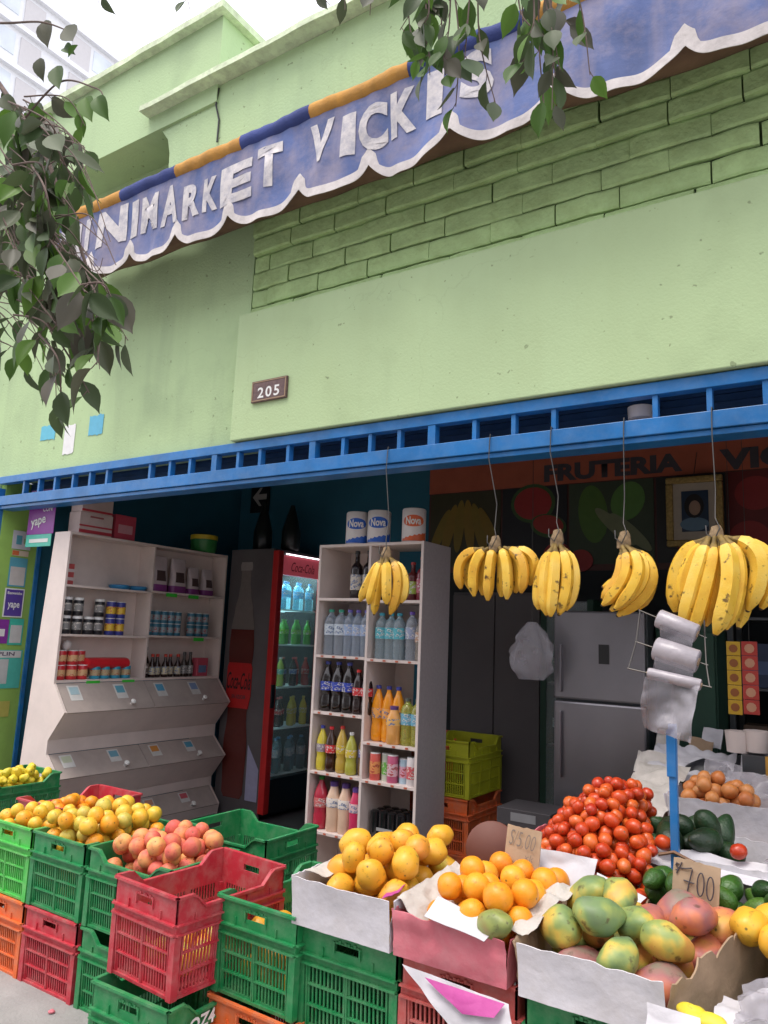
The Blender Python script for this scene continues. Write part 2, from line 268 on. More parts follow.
class MB:
    def __init__(s): s.v = []; s.f = []; s.mi = []
    def add(s, vs, fs, mi=0):
        o = len(s.v); s.v += [tuple(p) for p in vs]
        for f in fs: s.f.append(tuple(i + o for i in f)); s.mi.append(mi)
    def box(s, x0, x1, y0, y1, z0, z1, T=None, mi=0):
        vs = [Vector((x, y, z)) for z in (z0, z1) for y in (y0, y1) for x in (x0, x1)]
        if T: vs = [T @ p for p in vs]
        s.add(vs, [(0, 2, 3, 1), (4, 5, 7, 6), (0, 1, 5, 4), (2, 6, 7, 3), (0, 4, 6, 2), (1, 3, 7, 5)], mi)
    def tube(s, pts, r, n=8, cap=True, mi=0, seg_mi=None):
        pts = [Vector(p) for p in pts]; K = len(pts)
        rs = r if isinstance(r, (list, tuple)) else [r] * K
        rings = []; up = Vector((0, 0, 1)); prev = None
        for i, p in enumerate(pts):
            t = (pts[min(i + 1, K - 1)] - pts[max(i - 1, 0)])
            t = t.normalized() if t.length > 1e-9 else Vector((0, 0, 1))
            if prev is None:
                a = t.cross(up)
                if a.length < 1e-3: a = t.cross(Vector((1, 0, 0)))
            else: a = prev - t * prev.dot(t)
            a.normalize(); prev = a; b = t.cross(a)
            rings.append([p + (a * math.cos(2 * PI * k / n) + b * math.sin(2 * PI * k / n)) * rs[i] for k in range(n)])
        vs = [q for rg in rings for q in rg]; o = len(s.v); s.v += [tuple(q) for q in vs]
        for i in range(K - 1):
            for k in range(n):
                s.f.append((o + i * n + k, o + i * n + (k + 1) % n, o + (i + 1) * n + (k + 1) % n, o + (i + 1) * n + k))
                s.mi.append(seg_mi(i) if seg_mi else mi)
        if cap:
            s.f.append(tuple(o + k for k in reversed(range(n)))); s.mi.append(seg_mi(0) if seg_mi else mi)
            s.f.append(tuple(o + (K - 1) * n + k for k in range(n))); s.mi.append(seg_mi(K - 2) if seg_mi else mi)
    def lathe(s, prof, n=20, c=(0, 0, 0), mi=0):
        vs = []; c = Vector(c)
        for r, z in prof:
            for k in range(n): vs.append(c + Vector((r * math.cos(2 * PI * k / n), r * math.sin(2 * PI * k / n), z)))
        fs = []
        for i in range(len(prof) - 1):
            for k in range(n): fs.append((i * n + k, i * n + (k + 1) % n, (i + 1) * n + (k + 1) % n, (i + 1) * n + k))
        fs.append(tuple(reversed(range(n)))); L = (len(prof) - 1) * n; fs.append(tuple(L + k for k in range(n)))
        s.add(vs, fs, mi)
    def poly(s, pts, thick, axis_n, mi=0):
        """flat outline given a thickness along axis_n"""
        n = len(pts); nn = Vector(axis_n) * thick
        vs = [Vector(p) for p in pts] + [Vector(p) + nn for p in pts]
        fs = [tuple(range(n)), tuple(reversed(range(n, 2 * n)))] + [(i, i + n, (i + 1) % n + n, (i + 1) % n) for i in range(n)]
        s.add(vs, fs, mi)
    def build(s, name, m, parent=None, smooth=False, bevel=0.0, loc=None):
        me = bpy.data.meshes.new(name); me.from_pydata(s.v, [], s.f)
        ms = m if isinstance(m, (list, tuple)) else [m]
        for q in ms: me.materials.append(q)
        for p, i in zip(me.polygons, s.mi): p.material_index = i; p.use_smooth = smooth
        bm = bmesh.new(); bm.from_mesh(me); bmesh.ops.recalc_face_normals(bm, faces=bm.faces)
        bm.to_mesh(me); bm.free(); me.update()
        o = bpy.data.objects.new(name, me); COL.objects.link(o)
        if parent: o.parent = parent
        if loc: o.location = loc
        if bevel > 0:
            b = o.modifiers.new('bevel', 'BEVEL'); b.width = bevel; b.segments = 2; b.limit_method = 'ANGLE'
            b.harden_normals = False
        if smooth:
            try: me.set_sharp_from_angle(angle=math.radians(50))
            except Exception: pass
        return o
def tag(o, label, cat, group=None, kind=None):
    if label: o['label'] = label
    if cat: o['category'] = cat
    if group: o['group'] = group
    if kind: o['kind'] = kind
    return o
def empty(name, loc, label, cat, group=None, rotz=0):
    o = bpy.data.objects.new(name, None); COL.objects.link(o); o.location = loc; o.rotation_euler = (0, 0, rotz)
    o.empty_display_size = 0.05
    return tag(o, label, cat, group)
def struct(name, mb, m):
    o = mb.build(name, m); o['kind'] = 'structure'; return o
def text(body, w, h, m, parent, Tm, bold=0.0, shear=0.0, ext=0.0006, name='lettering', keep=False, res=3, sp=1.0):
    """lettering fitted to w x h, centred, in the local x-y plane of Tm"""
    cu = bpy.data.curves.new('txt', 'FONT'); cu.body = body; cu.align_x = 'CENTER'; cu.offset = bold; cu.shear = shear
    cu.extrude = 0.0; cu.resolution_u = res; cu.space_character = sp
    to = bpy.data.objects.new('txt', cu); COL.objects.link(to)
    dg = bpy.context.evaluated_depsgraph_get(); dg.update()
    me = bpy.data.meshes.new_from_object(to.evaluated_get(dg)); bpy.data.objects.remove(to)
    xs = [v.co.x for v in me.vertices]; ys = [v.co.y for v in me.vertices]
    x0, x1, y0, y1 = min(xs), max(xs), min(ys), max(ys)
    sx = w / (x1 - x0); sy = h / (y1 - y0)
    if keep: sx = sy = min(sx, sy)
    for v in me.vertices:
        p = Vector(((v.co.x - (x0 + x1) / 2) * sx, (v.co.y - (y0 + y1) / 2) * sy, ext))
        v.co = Tm @ p
    me.materials.clear(); me.materials.append(m)
    for p in me.polygons: p.material_index = 0
    o = bpy.data.objects.new(name, me); COL.objects.link(o)
    if parent: o.parent = parent
    return o
def FRONT(x, y, z, roll=0):   # lettering that faces the street (-Y)
    return Matrix.Translation((x, y, z)) @ Matrix.Rotation(PI / 2, 4, 'X') @ Matrix.Rotation(roll, 4, 'Z')
def RIGHT(x, y, z, roll=0):   # lettering that faces +X
    return Matrix.Translation((x, y, z)) @ Matrix.Rotation(PI / 2, 4, 'Z') @ Matrix.Rotation(PI / 2, 4, 'X') @ Matrix.Rotation(roll, 4, 'Z')
def box_obj(name, m, parent, x0, x1, y0, y1, z0, z1, bevel=0.0):
    b = MB(); b.box(x0, x1, y0, y1, z0, z1); return b.build(name, m, parent, bevel=bevel)
def copy_tree(o, parent=None):
    c = o.copy(); COL.objects.link(c)
    if parent: c.parent = parent
    for ch in [q for q in o.children]: copy_tree(ch, c)
    return c

# ------------------------------------------------------------------ ground and sky
b = MB(); b.add([(-400, -400, 0), (400, -400, 0), (400, 400, 0), (-400, 400, 0)], [(0, 1, 2, 3)])
struct('ground', b, M['pavement'])
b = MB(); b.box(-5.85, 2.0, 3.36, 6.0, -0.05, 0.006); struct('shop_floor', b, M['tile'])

# ------------------------------------------------------------------ the building
WY = 3.3
bld = empty('shop_building', (-3, WY, 0), 'pale green street shop with a wide opening under a painted brick band', 'building')
bld.location = (0, 0, 0)
XL, XR = -5.86, 2.2
b = MB()
# upper wall, from the lintel to the cornice, cut around the brick band; left pier beside the opening
b.box(-9.5, -3.26, WY, WY + 0.2, 2.74, 5.02)
b.box(-3.26, XR + 1.5, WY + 0.03, WY + 0.2, 3.58, 5.02)
b.box(-9.5, XL - 0.06, WY, WY + 0.2, 0, 2.74)
b.build('facade_wall', M['plaster'], bld)
b = MB()     # the proud rendered panel over the opening
zt = 3.585; 
b.box(-3.305, XR + 1.5, WY - 0.055, WY + 0.1, 2.76, zt)
b.build('fascia_panel', M['plaster_panel'], bld, bevel=0.006)
# brick band
b = MB(); b.box(-3.25, XR + 1.5, WY + 0.016, WY + 0.04, zt + 0.001, 4.5); b.build('mortar_bed', M['mortar'], bld)
b = MB(); r = random.Random(3); z = zt + 0.004; row = 0
while z < 4.46:
    hgt = 0.055 if row == 0 else 0.117
    x = -3.245 - (0, .19, .07, .25, .12)[row % 5]
    while x < XR + 1.4:
        L = 0.38 + r.uniform(-0.07, 0.07); x0 = max(x, -3.245); x1 = x + L - r.choice((.002, .005, .008, .012))
        if x1 - x0 > 0.03:
            dy = r.uniform(-0.004, 0.004) - (0.035 if row >= 5 else 0.02 if row == 4 else 0.0)
            # each brick: slightly pillowed and skewed
            za, zb = z + r.uniform(-.003, .003), z + hgt - 0.011 + r.uniform(-.003, .003)
            n = 6; vs = []; 
            for i in range(n + 1):
                xx = x0 + (x1 - x0) * i / n
                wz = 0.006 * noise.noise(Vector((xx * 9, row * 3.1, 0))); wy = 0.007 * noise.noise(Vector((xx * 6, row * 5.1, 4)))
                e = 0.004 if i in (0, n) else 0
                for (yy, zz) in ((WY + 0.02, za), (WY - 0.004 + dy + wy + e, za + wz), (WY - 0.010 + dy + wy + e, za + 0.012 + wz), (WY - 0.010 + dy + wy + e, zb - 0.012 + wz), (WY - 0.004 + dy + wy + e, zb + wz), (WY + 0.02, zb)):
                    vs.append((xx, yy, zz))
            fs = []
            for i in range(n):
                for k in range(5): fs.append((i * 6 + k, i * 6 + k + 1, (i + 1) * 6 + k + 1, (i + 1) * 6 + k))
            fs.append((0, 1, 2, 3, 4, 5)); fs.append(tuple(n * 6 + k for k in (5, 4, 3, 2, 1, 0)))
            b.add(vs, fs)
        x += L
    z += hgt; row += 1
b.build('brick_band', M['brick'], bld)
# cornice over the right part: cove that leans out, capped by a coping
XB = -4.05
b = MB(); b.poly([(x, 3.02, z) for x, z in ((XR + 2, 5.11), (-4.02, 5.11), (-4.0, 5.04), (-3.94, 4.97), (-3.88, 4.89), (-3.85, 4.78), (-3.84, 4.56), (XR + 2, 4.56))], .28, (0, 1, 0))
b.build('cornice', M['plaster'], bld)
def rough_slab(name, x0, x1, y0, y1, z0, z1, m, step=0.12, amp=0.01):
    b = MB(); k = int((x1 - x0) / step) + 1; vs = []
    for i in range(k + 1):
        x = x0 + (x1 - x0) * i / k; a = amp * noise.noise(Vector((x * 4, z0, 1))); c = amp * noise.noise(Vector((x * 4, z0, 7)))
        vs += [(x, y0 + a, z0 + c * .6), (x, y0 + a * 1.3 + 0.004, z1 + c), (x, y1, z1 + c), (x, y1, z0)]
    fs = [(0, 1, 2, 3), tuple(k * 4 + q for q in (3, 2, 1, 0))]
    for i in range(k):
        for q in range(4): fs.append((i * 4 + q, i * 4 + (q + 1) % 4, (i + 1) * 4 + (q + 1) % 4, (i + 1) * 4 + q))
    b.add(vs, fs); return b.build(name, m, bld)
rough_slab('coping', XB - 0.03, XR + 2, 2.915, 3.5, 5.112, 5.155, M['coping'])
# roof parapet block on the left
b = MB(); b.box(-9.5, -3.41, 3.0, 4.6, 4.985, 5.62); b.build('parapet', M['plaster'], bld)
rough_slab('coping', -9.5, -3.36, 2.94, 4.7, 5.622, 5.675, M['coping'])
b = MB(); b.box(-9.5, XR + 2, 3.32, 6.2, 4.99, 5.1); b.build('roof_slab', M['plaster'], bld)
# interior shell
RB = 6.0
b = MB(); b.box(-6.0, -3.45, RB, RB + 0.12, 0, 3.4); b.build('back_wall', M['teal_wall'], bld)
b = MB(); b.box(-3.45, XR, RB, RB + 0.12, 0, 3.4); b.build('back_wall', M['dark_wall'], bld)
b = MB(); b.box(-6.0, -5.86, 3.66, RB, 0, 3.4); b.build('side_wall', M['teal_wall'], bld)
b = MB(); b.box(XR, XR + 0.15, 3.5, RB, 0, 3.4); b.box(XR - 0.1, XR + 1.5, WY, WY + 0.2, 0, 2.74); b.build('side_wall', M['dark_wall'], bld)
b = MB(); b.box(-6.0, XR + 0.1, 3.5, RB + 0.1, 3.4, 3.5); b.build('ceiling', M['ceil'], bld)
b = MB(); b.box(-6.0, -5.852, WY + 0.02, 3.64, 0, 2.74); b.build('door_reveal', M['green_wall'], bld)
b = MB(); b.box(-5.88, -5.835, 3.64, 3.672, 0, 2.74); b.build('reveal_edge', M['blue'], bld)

# blue transom grille over the opening
gr = empty('transom_grille', (0, 0, 0), None, None); gr.parent = bld; gr['label'] = 'blue ladder-like steel grille across the head of the opening'
b = MB(); b.box(XL - 0.03, XR, WY - 0.03, WY + 0.03, 2.695, 2.752); b.build('top_rail', M['blue'], gr, bevel=0.003)
b = MB(); b.box(XL - 0.03, XR, WY - 0.035, WY + 0.05, 2.515, 2.590)
b.box(XL, XR, WY - 0.02, WY + 0.10, 2.488, 2.513)
b.build('bottom_rail', M['blue'], gr, bevel=0.003)
thick = {217, 315, 434}
for px in (26, 41, 57, 75, 92, 109, 152, 172, 192, 217, 240, 262, 290, 315, 345, 372, 401, 434, 476, 515, 555, 656, 710, 766):
    yl = 490 - 0.133 * px
    X = onY(px, yl, WY).x; w = 0.022 if px in thick else 0.011
    b = MB(); b.box(X - w, X + w, WY - 0.02 - (0.006 if px in thick else 0), WY + 0.02, 2.591, 2.694); b.build('bar', M['blue'], gr)
for X in (-0.1, 0.15, 0.4, 0.9, 1.4): 
    b = MB(); b.box(X - .012, X + .012, WY - 0.02, WY + 0.02, 2.591, 2.694); b.build('bar', M['blue'], gr)
b = MB(); b.box(XL - 0.065, XL - 0.0, WY - 0.04, WY + 0.02, 0, 2.66); b.build('jamb_post', M['blue'], gr, bevel=0.003)
# rolled shutter housing behind the grille
b = MB()
for k in range(7):
    b.box(XL + 0.02, XR, WY + 0.22 + 0.004 * (k % 2), WY + 0.26, 2.53 + 0.035 * k, 2.562 + 0.035 * k)
b.build('shutter_curtain', mat('shutter_blue', (0.02, 0.07, 0.2), 0.5, 0.2), bld)

# number plate
pl = empty('number_plate', (-3.05, WY - 0.06, 3.08), 'small dark enamel house number plate reading 205 on the green wall', 'number plate'); pl.location = onY(270, 390, WY - .06)
a0, a1 = onY(253, 379, 3.24), onY(286, 400, 3.24)
w = abs(a1.x - a0.x); h = 0.135
b = MB(); b.box(-w / 2, w / 2, -0.012, 0.004, -h / 2, h / 2); b.build('plate', M['num_plate'], pl, bevel=0.002)
b = MB()
for q in (-1, 1):
    b.box(-w / 2 + .006, w / 2 - .006, -0.0145, -0.0125, q * (h / 2 - .009) - .003, q * (h / 2 - .009) + .003)
    b.box(q * (w / 2 - .009) - .003, q * (w / 2 - .009) + .003, -0.0145, -0.0125, -h / 2 + .013, h / 2 - .013)
b.build('border', M['cardboard'], pl)
text('205', w * 0.62, h * 0.5, M['white'], pl, FRONT(0, -0.0135, -0.012), 0.02, sp=1.25)
for k in range(9): pass
# small marks and a cable on the wall
b = MB(); b.tube([onY(219, 88, 3.012), onY(216, 105, 3.008), onY(219, 120, 3.012), onY(217, 142, 3.01)], 0.006, 6)
tag(b.build('cable', M['black'], None, True), 'thin black cable hanging down the wall from the cornice edge', 'cable')
b = MB(); b.lathe([(0.0, 0), (0.1, 0), (0.095, 0.09), (0.05, 0.12), (0.0, 0.125)][1:4], 20, (0, 0, 0))
o = b.build('ceiling_lamp', M['white_board'], None, True); p = onY(641, 412, 3.42); o.location = (p.x, 3.42, 2.60)
o.scale = (.6, .6, .6)
tag(o, 'white bowl lamp tucked behind the blue grille above the bananas', 'lamp')
o.rotation_euler = (PI, 0, 0); o.location.z = 2.69

# ------------------------------------------------------------------ awning
aw = empty('awning', (0, 0, 0), 'faded blue canvas awning with white shop lettering, scalloped hem and yellow and blue top band', 'awning')
AWY = 2.9
def wav(x, z):
    k = max(0.0, (4.5 - z) / 0.5)
    return 0.03 * k * math.sin(x * 9.2 + 1.0) * (0.6 + 0.4 * math.sin(x * 2.3)) + 0.006 * k * math.sin(x * 31 + 2 * math.sin(x * 3)) + 0.03 * k * noise.noise(Vector((x * 3.1, z * 2.0, 0.5))) + 0.012 * noise.noise(Vector((x * 9, z * 5, 2)))
cusps = [onY(px, py, AWY).x for px, py in ((90, 275), (127, 256), (175, 242), (227, 218), (297, 200), (366, 170), (452, 132), (559, 80), (684, 27))]
cusps = [cusps[0] - 0.45] + cusps
while cusps[-1] < 3.0: cusps.append(cusps[-1] + 0.47)
def hem(x):
    for a, c in zip(cusps, cusps[1:]):
        if a <= x <= c:
            t = (x - a) / (c - a); return 4.045 - 0.105 * (1 - abs(2 * t - 1) ** 3.2)
    return 4.04
x0, x1 = cusps[0], 3.0
def cloth_strip(name, m, fz0, fz1, xa, xb, nz, off, step=0.02, thick=0.003):
    nx = max(2, int((xb - xa) / step)); vs = []; fs = []
    for side in (0, 1):
        for i in range(nx + 1):
            x = xa + (xb - xa) * i / nx; z0, z1 = fz0(x), fz1(x)
            for j in range(nz + 1):
                z = z0 + (z1 - z0) * j / nz
                vs.append((x, AWY + wav(x, z) - off + side * thick, z))
    S = (nx + 1) * (nz + 1)
    for i in range(nx):
        for j in range(nz):
            q = i * (nz + 1) + j
            fs.append((q, q + 1, q + nz + 2, q + nz + 1)); fs.append((q + S, q + nz + 1 + S, q + nz + 2 + S, q + 1 + S))
        q = i * (nz + 1); fs.append((q, q + nz + 1, q + nz + 1 + S, q + S)); q += nz; fs.append((q, q + S, q + nz + 1 + S, q + nz + 1))
    for j in range(nz):
        fs.append((j, j + S, j + 1 + S, j + 1)); q = nx * (nz + 1) + j; fs.append((q, q + 1, q + 1 + S, q + S))
    b = MB(); b.add(vs, fs); return b.build(name, m, aw, name != 'hem_trim')
cloth_strip('valance', M['awning'], lambda x: hem(x) + 0.02, lambda x: 4.455, x0, x1, 14, 0.0)
cloth_strip('hem_trim', M['canvas_white'], hem, lambda x: hem(x) + 0.05 + 0.05 * max(0, min(1, (0.055 - min(abs(x - c) for c in cusps)) / .012)), x0, x1, 3, 0.003, 0.01, 0.0035)
bounds = [onY(px, py, AWY).x for px, py in ((123, 185), (178, 160), (243, 132), (312, 100), (410, 60))]
d_ = bounds[-1] - bounds[-2]
bl = [x0, bounds[0]] + bounds[1:]
while bl[-1] < 3.0: bl.append(bl[-1] + d_)
b = None
for k in range(len(bl) - 1):
    xa, xb = bl[k] + 0.001, min(bl[k + 1], 3.0)
    if xb <= xa: break
    # a rolled band that wraps the front bar
    mb = MB(); nx = max(2, int((xb - xa) / 0.03)); ns = 9; vs = []
    for i in range(nx + 1):
        x = xa + (xb - xa) * i / nx; rr = 0.055 + 0.006 * noise.noise(Vector((x * 16, 0, 3)))
        zc = 4.495 + 0.008 * noise.noise(Vector((x * 2.5, 3, 3)))
        for q in range(ns + 1):
            an = -PI * 0.62 + q * PI * 1.45 / ns
            vs.append((x, AWY + wav(x, 4.5) + 0.028 - rr * math.cos(an), zc + rr * math.sin(an) * 1.0))
    fs = [(i * (ns + 1) + q, i * (ns + 1) + q + 1, (i + 1) * (ns + 1) + q + 1, (i + 1) * (ns + 1) + q) for i in range(nx) for q in range(ns)]
    mb.add(vs, fs); mb.build('top_band', M['awning_yel'] if k % 2 == 0 else M['awning_navy'], aw, True)
b = MB(); b.tube([(x0, AWY + .035, 4.49), (3.0, AWY + .035, 4.49)], 0.03, 10); b.build('front_bar', M['wire'], aw, True)
b = MB(); pts = []; rs = []
for i in range(90):
    x = x0 + 0.05 + (2.9 - x0) * i / 89; pts.append((x, 3.13 + 0.01 * noise.noise(Vector((x * 2, 0, 0))), 4.26 + 0.02 * noise.noise(Vector((x * 1.3, 5, 0))))); rs.append(0.12 + 0.02 * noise.noise(Vector((x * 3, 1, 9))))
b.tube(pts, rs, 14); b.build('fabric_roll', M['canvas_brown'], aw, True)
b = MB()
for X in (-4.4, -2.9, -1.4, 0.2): b.tube([(X, WY, 4.62), (X, AWY + .05, 4.5)], 0.015, 8); b.tube([(X, WY - 0.005, 4.3), (X, 3.1, 4.3)], 0.015, 8)
b.build('bracket', M['wire'], aw, True)
def awl(ch, px, py, w, h, dz=0):
    p = onY(px, py, AWY)
    o = text(ch, w, h, M['letter'], aw, FRONT(p.x, 0, p.z), 0.05, 0.0, 0.0, res=4)
    bm = bmesh.new(); bm.from_mesh(o.data); bmesh.ops.triangulate(bm, faces=bm.faces[:])
    for _ in range(2): bmesh.ops.subdivide_edges(bm, edges=bm.edges[:], cuts=1)
    for v in bm.verts: v.co.y = AWY + wav(v.co.x, v.co.z) - 0.0045
    bmesh.ops.recalc_face_normals(bm, faces=bm.faces); bm.to_mesh(o.data); bm.free()
for ch, xa_, xb_, ya_, h in (('M', 60, 80, 244, .25), ('I', 86, 91, 236, .25), ('N', 99, 126, 227, .27), ('I', 131, 138, 219, .26), ('M', 142, 158, 213, .25), ('A', 162, 179, 205, .27), ('R', 184, 201, 201, .23), ('K', 204, 217, 194, .22),
                        ('E', 221, 252, 183, .25), ('T', 258, 281, 166, .26), ('V', 310, 334, 143, .25), ('I', 343, 356, 136, .25), ('C', 359, 386, 126, .26), ('K', 390, 416, 111, .25), ('I', 428, 444, 95, .26), ("'", 449, 454, 68, .09), ('S', 461, 492, 74, .26)):
    w = onY(xb_, ya_, AWY).x - onY(xa_, ya_, AWY).x
    awl(ch, (xa_ + xb_) / 2, ya_, w, h)

# ------------------------------------------------------------------ crates
def make_crate_mesh(W=0.38, L=0.52, H=0.32, seed=0):
    """vented market crate; local x = width, y = depth from the front, z up; base at z 0"""
    b = MB(); t = 0.006
    def panel(U, mp, end):
        # grid of cells with slots; U = length of the panel
        n_col = 2 if end else 3
        post = 0.035
        us = [0, post]; slot = 0.0085; rib = 0.006
        colw = (U - 2 * post - (n_col - 1) * 0.016) / n_col
        holes = []
        u = post
        slots_u = []
        for c in range(n_col):
            k = max(3, int((colw - rib) / (slot + rib))); pitch = (colw - rib) / k
            margin = colw * (0.0)
            for j in range(k):
                a = u + rib + j * pitch; slots_u.append((a, a + pitch - rib))
            u += colw + 0.016
        zs = [0, 0.018, 0.072, 0.08, 0.135, 0.143, 0.196, 0.232, 0.262, 0.285, H - 0.0]
        slot_rows = {(1, 0), (3, 0), (5, 0)}
        hb = (U / 2 - 0.048, U / 2 + 0.048)
        cuts = sorted(set([0.0, U, hb[0], hb[1]] + [q for s_ in slots_u for q in s_] + [0.07, 0.10, U - 0.10, U - 0.07]))
        cuts2 = [cuts[0]]
        for c in cuts[1:]:
            if c - cuts2[-1] > 1e-4: cuts2.append(c)
        cuts = cuts2
        def solid(i, j):
            um = (cuts[i] + cuts[i + 1]) / 2; zm = (zs[j] + zs[j + 1]) / 2
            if j in (1, 3, 5) and any(a < um < c for a, c in slots_u): return False
            if j == 8 and hb[0] < um < hb[1]: return False
            return True
        def rim(u):
            if end:
                d = min(u, U - u); return H if d < 0.12 else H
            d = min(u, U - u)
            if d <= 0.07: return H
            if d >= 0.12: return H - 0.045
            return H - 0.045 * (d - 0.07) / 0.05
        if not end:
            ex = sorted(set(cuts + [0.12, U - 0.12])); cuts = [ex[0]] + [c for p_, c in zip(ex, ex[1:]) if c - p_ > 1e-4]
        ni, nj = len(cuts) - 1, len(zs) - 1
        S = [[solid(i, j) for j in range(nj)] for i in range(ni)]
        if not end:
            for i in range(ni): S[i][8] = True
            hbz = None
        def P(i, j, w):
            z = zs[j]
            if j == nj: z = rim(cuts[i])
            elif j == nj - 1 and not end: z = min(z, rim(cuts[i]) - 0.006)
            return mp(cuts[i], w, z)
        for i in range(ni):
            for j in range(nj):
                if not S[i][j]: continue
                f = [P(i, j, 0), P(i + 1, j, 0), P(i + 1, j + 1, 0), P(i, j + 1, 0), P(i, j, t), P(i + 1, j, t), P(i + 1, j + 1, t), P(i, j + 1, t)]
                fs = [(0, 1, 2, 3), (7, 6, 5, 4)]
                if i == 0 or not S[i - 1][j]: fs.append((0, 3, 7, 4))
                if i == ni - 1 or not S[i + 1][j]: fs.append((1, 5, 6, 2))
                if j == 0 or not S[i][j - 1]: fs.append((0, 4, 5, 1))
                if j == nj - 1 or not S[i][j + 1]: fs.append((3, 2, 6, 7))
                b.add(f, fs)
        # outer ribs
        def ribbox(u0, u1, z0, z1, d=0.010):
            vs = [mp(u, w, z) for z in (z0, z1) for w in (-d, 0.003) for u in (u0, u1)]
            b.add(vs, [(0, 2, 3, 1), (4, 5, 7, 6), (0, 1, 5, 4), (2, 6, 7, 3), (0, 4, 6, 2), (1, 3, 7, 5)])
        e = 0.0
        for z0, z1, d in ((0.0, 0.010, 0.008), (0.198, 0.204, 0.013), (0.228, 0.234, 0.014)):
            ribbox(e, U - e, z0, z1, d)
        for z0 in (0.072, 0.1355): ribbox(post, U - post, z0, z0 + 0.006, 0.005)
        # rim lip follows the dip
        K = 26
        for k in range(K):
            u0, u1 = U * k / K, U * (k + 1) / K
            a, c = rim(u0), rim(u1)
            vs = [mp(u0, -0.012, a - 0.008), mp(u1, -0.012, c - 0.008), mp(u0, 0.004, a - 0.008), mp(u1, 0.004, c - 0.008), mp(u0, -0.012, a + 0.001), mp(u1, -0.012, c + 0.001), mp(u0, 0.004, a + 0.001), mp(u1, 0.004, c + 0.001)]
            b.add(vs, [(0, 2, 3, 1), (4, 5, 7, 6), (0, 1, 5, 4), (2, 6, 7, 3)])
        # vertical ribs at the posts and between columns
        verts_u = [0.0, post - 0.006]
        u = post
        for c in range(n_col - 1):
            u += colw; verts_u += [u + 0.002, u + 0.009]; u += 0.016
        for u in verts_u[1:] + [U - post]:
            ribbox(u, u + 0.005, 0.011, 0.197, 0.006)
        for u in (U * 0.24, U * 0.76) if end else (U * 0.15, U * 0.38, U * 0.62, U * 0.85):
            ribbox(u, u + 0.004, 0.235, 0.262 if end else 0.258, 0.006)
        if end:
            for k in range(8):
                u0 = hb[0] + (hb[1] - hb[0]) * k / 8; dz = 0.008 * math.sin((k + 0.5) / 8 * PI * 3) ** 2
                ribbox(u0 + .001, u0 + (hb[1] - hb[0]) / 8 - .001, 0.286, 0.290 + dz, 0.004)
            for u in (hb[0] - .006, hb[1]): ribbox(u, u + .006, 0.256, 0.291, 0.007)
    # slight taper towards the base
    tp = 0.010
    def tz(z): return tp * (1 - min(1, z / 0.2))
    panel(W, lambda u, w, z: Vector((u, w + tz(z), z)), True)
    panel(W, lambda u, w, z: Vector((W - u, L - w - tz(z), z)), True)
    panel(L, lambda u, w, z: Vector((W - w - tz(z), u, z)), False)
    panel(L, lambda u, w, z: Vector((w + tz(z), L - u, z)), False)
    # corner posts and base
    for cx_ in (0, 1):
        for cy_ in (0, 1):
            x = -0.006 if cx_ == 0 else W - 0.024; y = -0.006 if cy_ == 0 else L - 0.024
            b.box(x + .001, x + 0.029, y + .001, y + 0.029, 0.0, 0.195)
    for k in range(9):
        y = 0.02 + (L - 0.04) * k / 9; b.box(0.01, W - 0.01, y, y + 0.036, 0.002, 0.010)
    for k in range(7):
        x = 0.02 + (W - 0.04) * k / 7; b.box(x, x + 0.03, 0.012, L - 0.012, 0.0105, 0.015)
    me = b.build('crate_src', CR['green'])
    m = me.data; bpy.data.objects.remove(me); return m
_crate = make_crate_mesh()
_crate_small = make_crate_mesh(0.38, 0.27)
_cc = {}
def crate(color, x, y, z, label, rot=0, short=False, scale=None, group='plastic fruit crates'):
    key = (color, short)
    if key not in _cc:
        m = (_crate_small if short else _crate).copy(); m.materials.clear(); m.materials.append(CR[color]); _cc[key] = m
    o = bpy.data.objects.new('crate', _cc[key]); COL.objects.link(o)
    o.location = (x, y, z); o.rotation_euler = (0, 0, rot)
    if scale: o.scale = scale
    return tag(o, label, 'crate', group)

A_ = 2.25
crate('green', -4.93, 2.66, 0.325, 'green crate of small yellow fruit at the far left end, behind the others')
crate('orange', -4.93, 2.66, 0, 'orange crate under the far left crate of small yellow fruit')
crate('light green', -3.765, A_, 0.325, 'light green crate of oranges at the left edge, on an orange crate', short=True)
crate('red', -4.00, A_ + 0.30, 0.335, 'red crate holding oranges just behind the light green crate')
crate('orange', -3.765, A_, 0, 'orange crate on the pavement under the light green crate')
crate('green', -3.365, A_, 0.325, 'green crate heaped with oranges and yellow fruit, on a red crate')
crate('red', -3.365, A_, 0, 'red crate on the pavement under the green crate of yellow fruit')
crate('green', -2.43, A_, 0.325, 'green crate of peaches standing sideways behind the red crate', rot=PI / 2)
crate('green', -2.43, A_, 0, 'lower green crate under the crate of peaches', rot=PI / 2)
crate('green', -2.42, 2.80, 0.335, 'empty green crate behind the peaches, its handle side turned to the shelf', rot=PI / 2)
crate('green', -2.42, 2.80, 0, 'hidden green crate under the empty green crate behind the peaches', rot=PI / 2)
crate('red', -2.395, 1.955, 0.375, 'empty upper red crate pushed forward of the row, on a green crate', rot=math.radians(-4), scale=(.93, .98, 1.02))
crate('green', -2.40, 1.90, 0.045, 'green crate with white marks on its side, under the empty red crate', rot=math.radians(1))
crate('green', -2.045, 2.13, 0.348, 'green crate between the empty red crate and the white box crate', rot=math.radians(-1), scale=(.96, 1, 1))
crate('orange', -2.05, 2.12, 0.02, 'orange crate at the bottom centre under a green crate', rot=math.radians(-1))
crate('green', -1.685, 2.16, 0.325, 'green crate carrying the white box of golden mangoes')
crate('green', -1.685, 2.16, 0.0, 'bottom green crate below the crate that carries the white box')
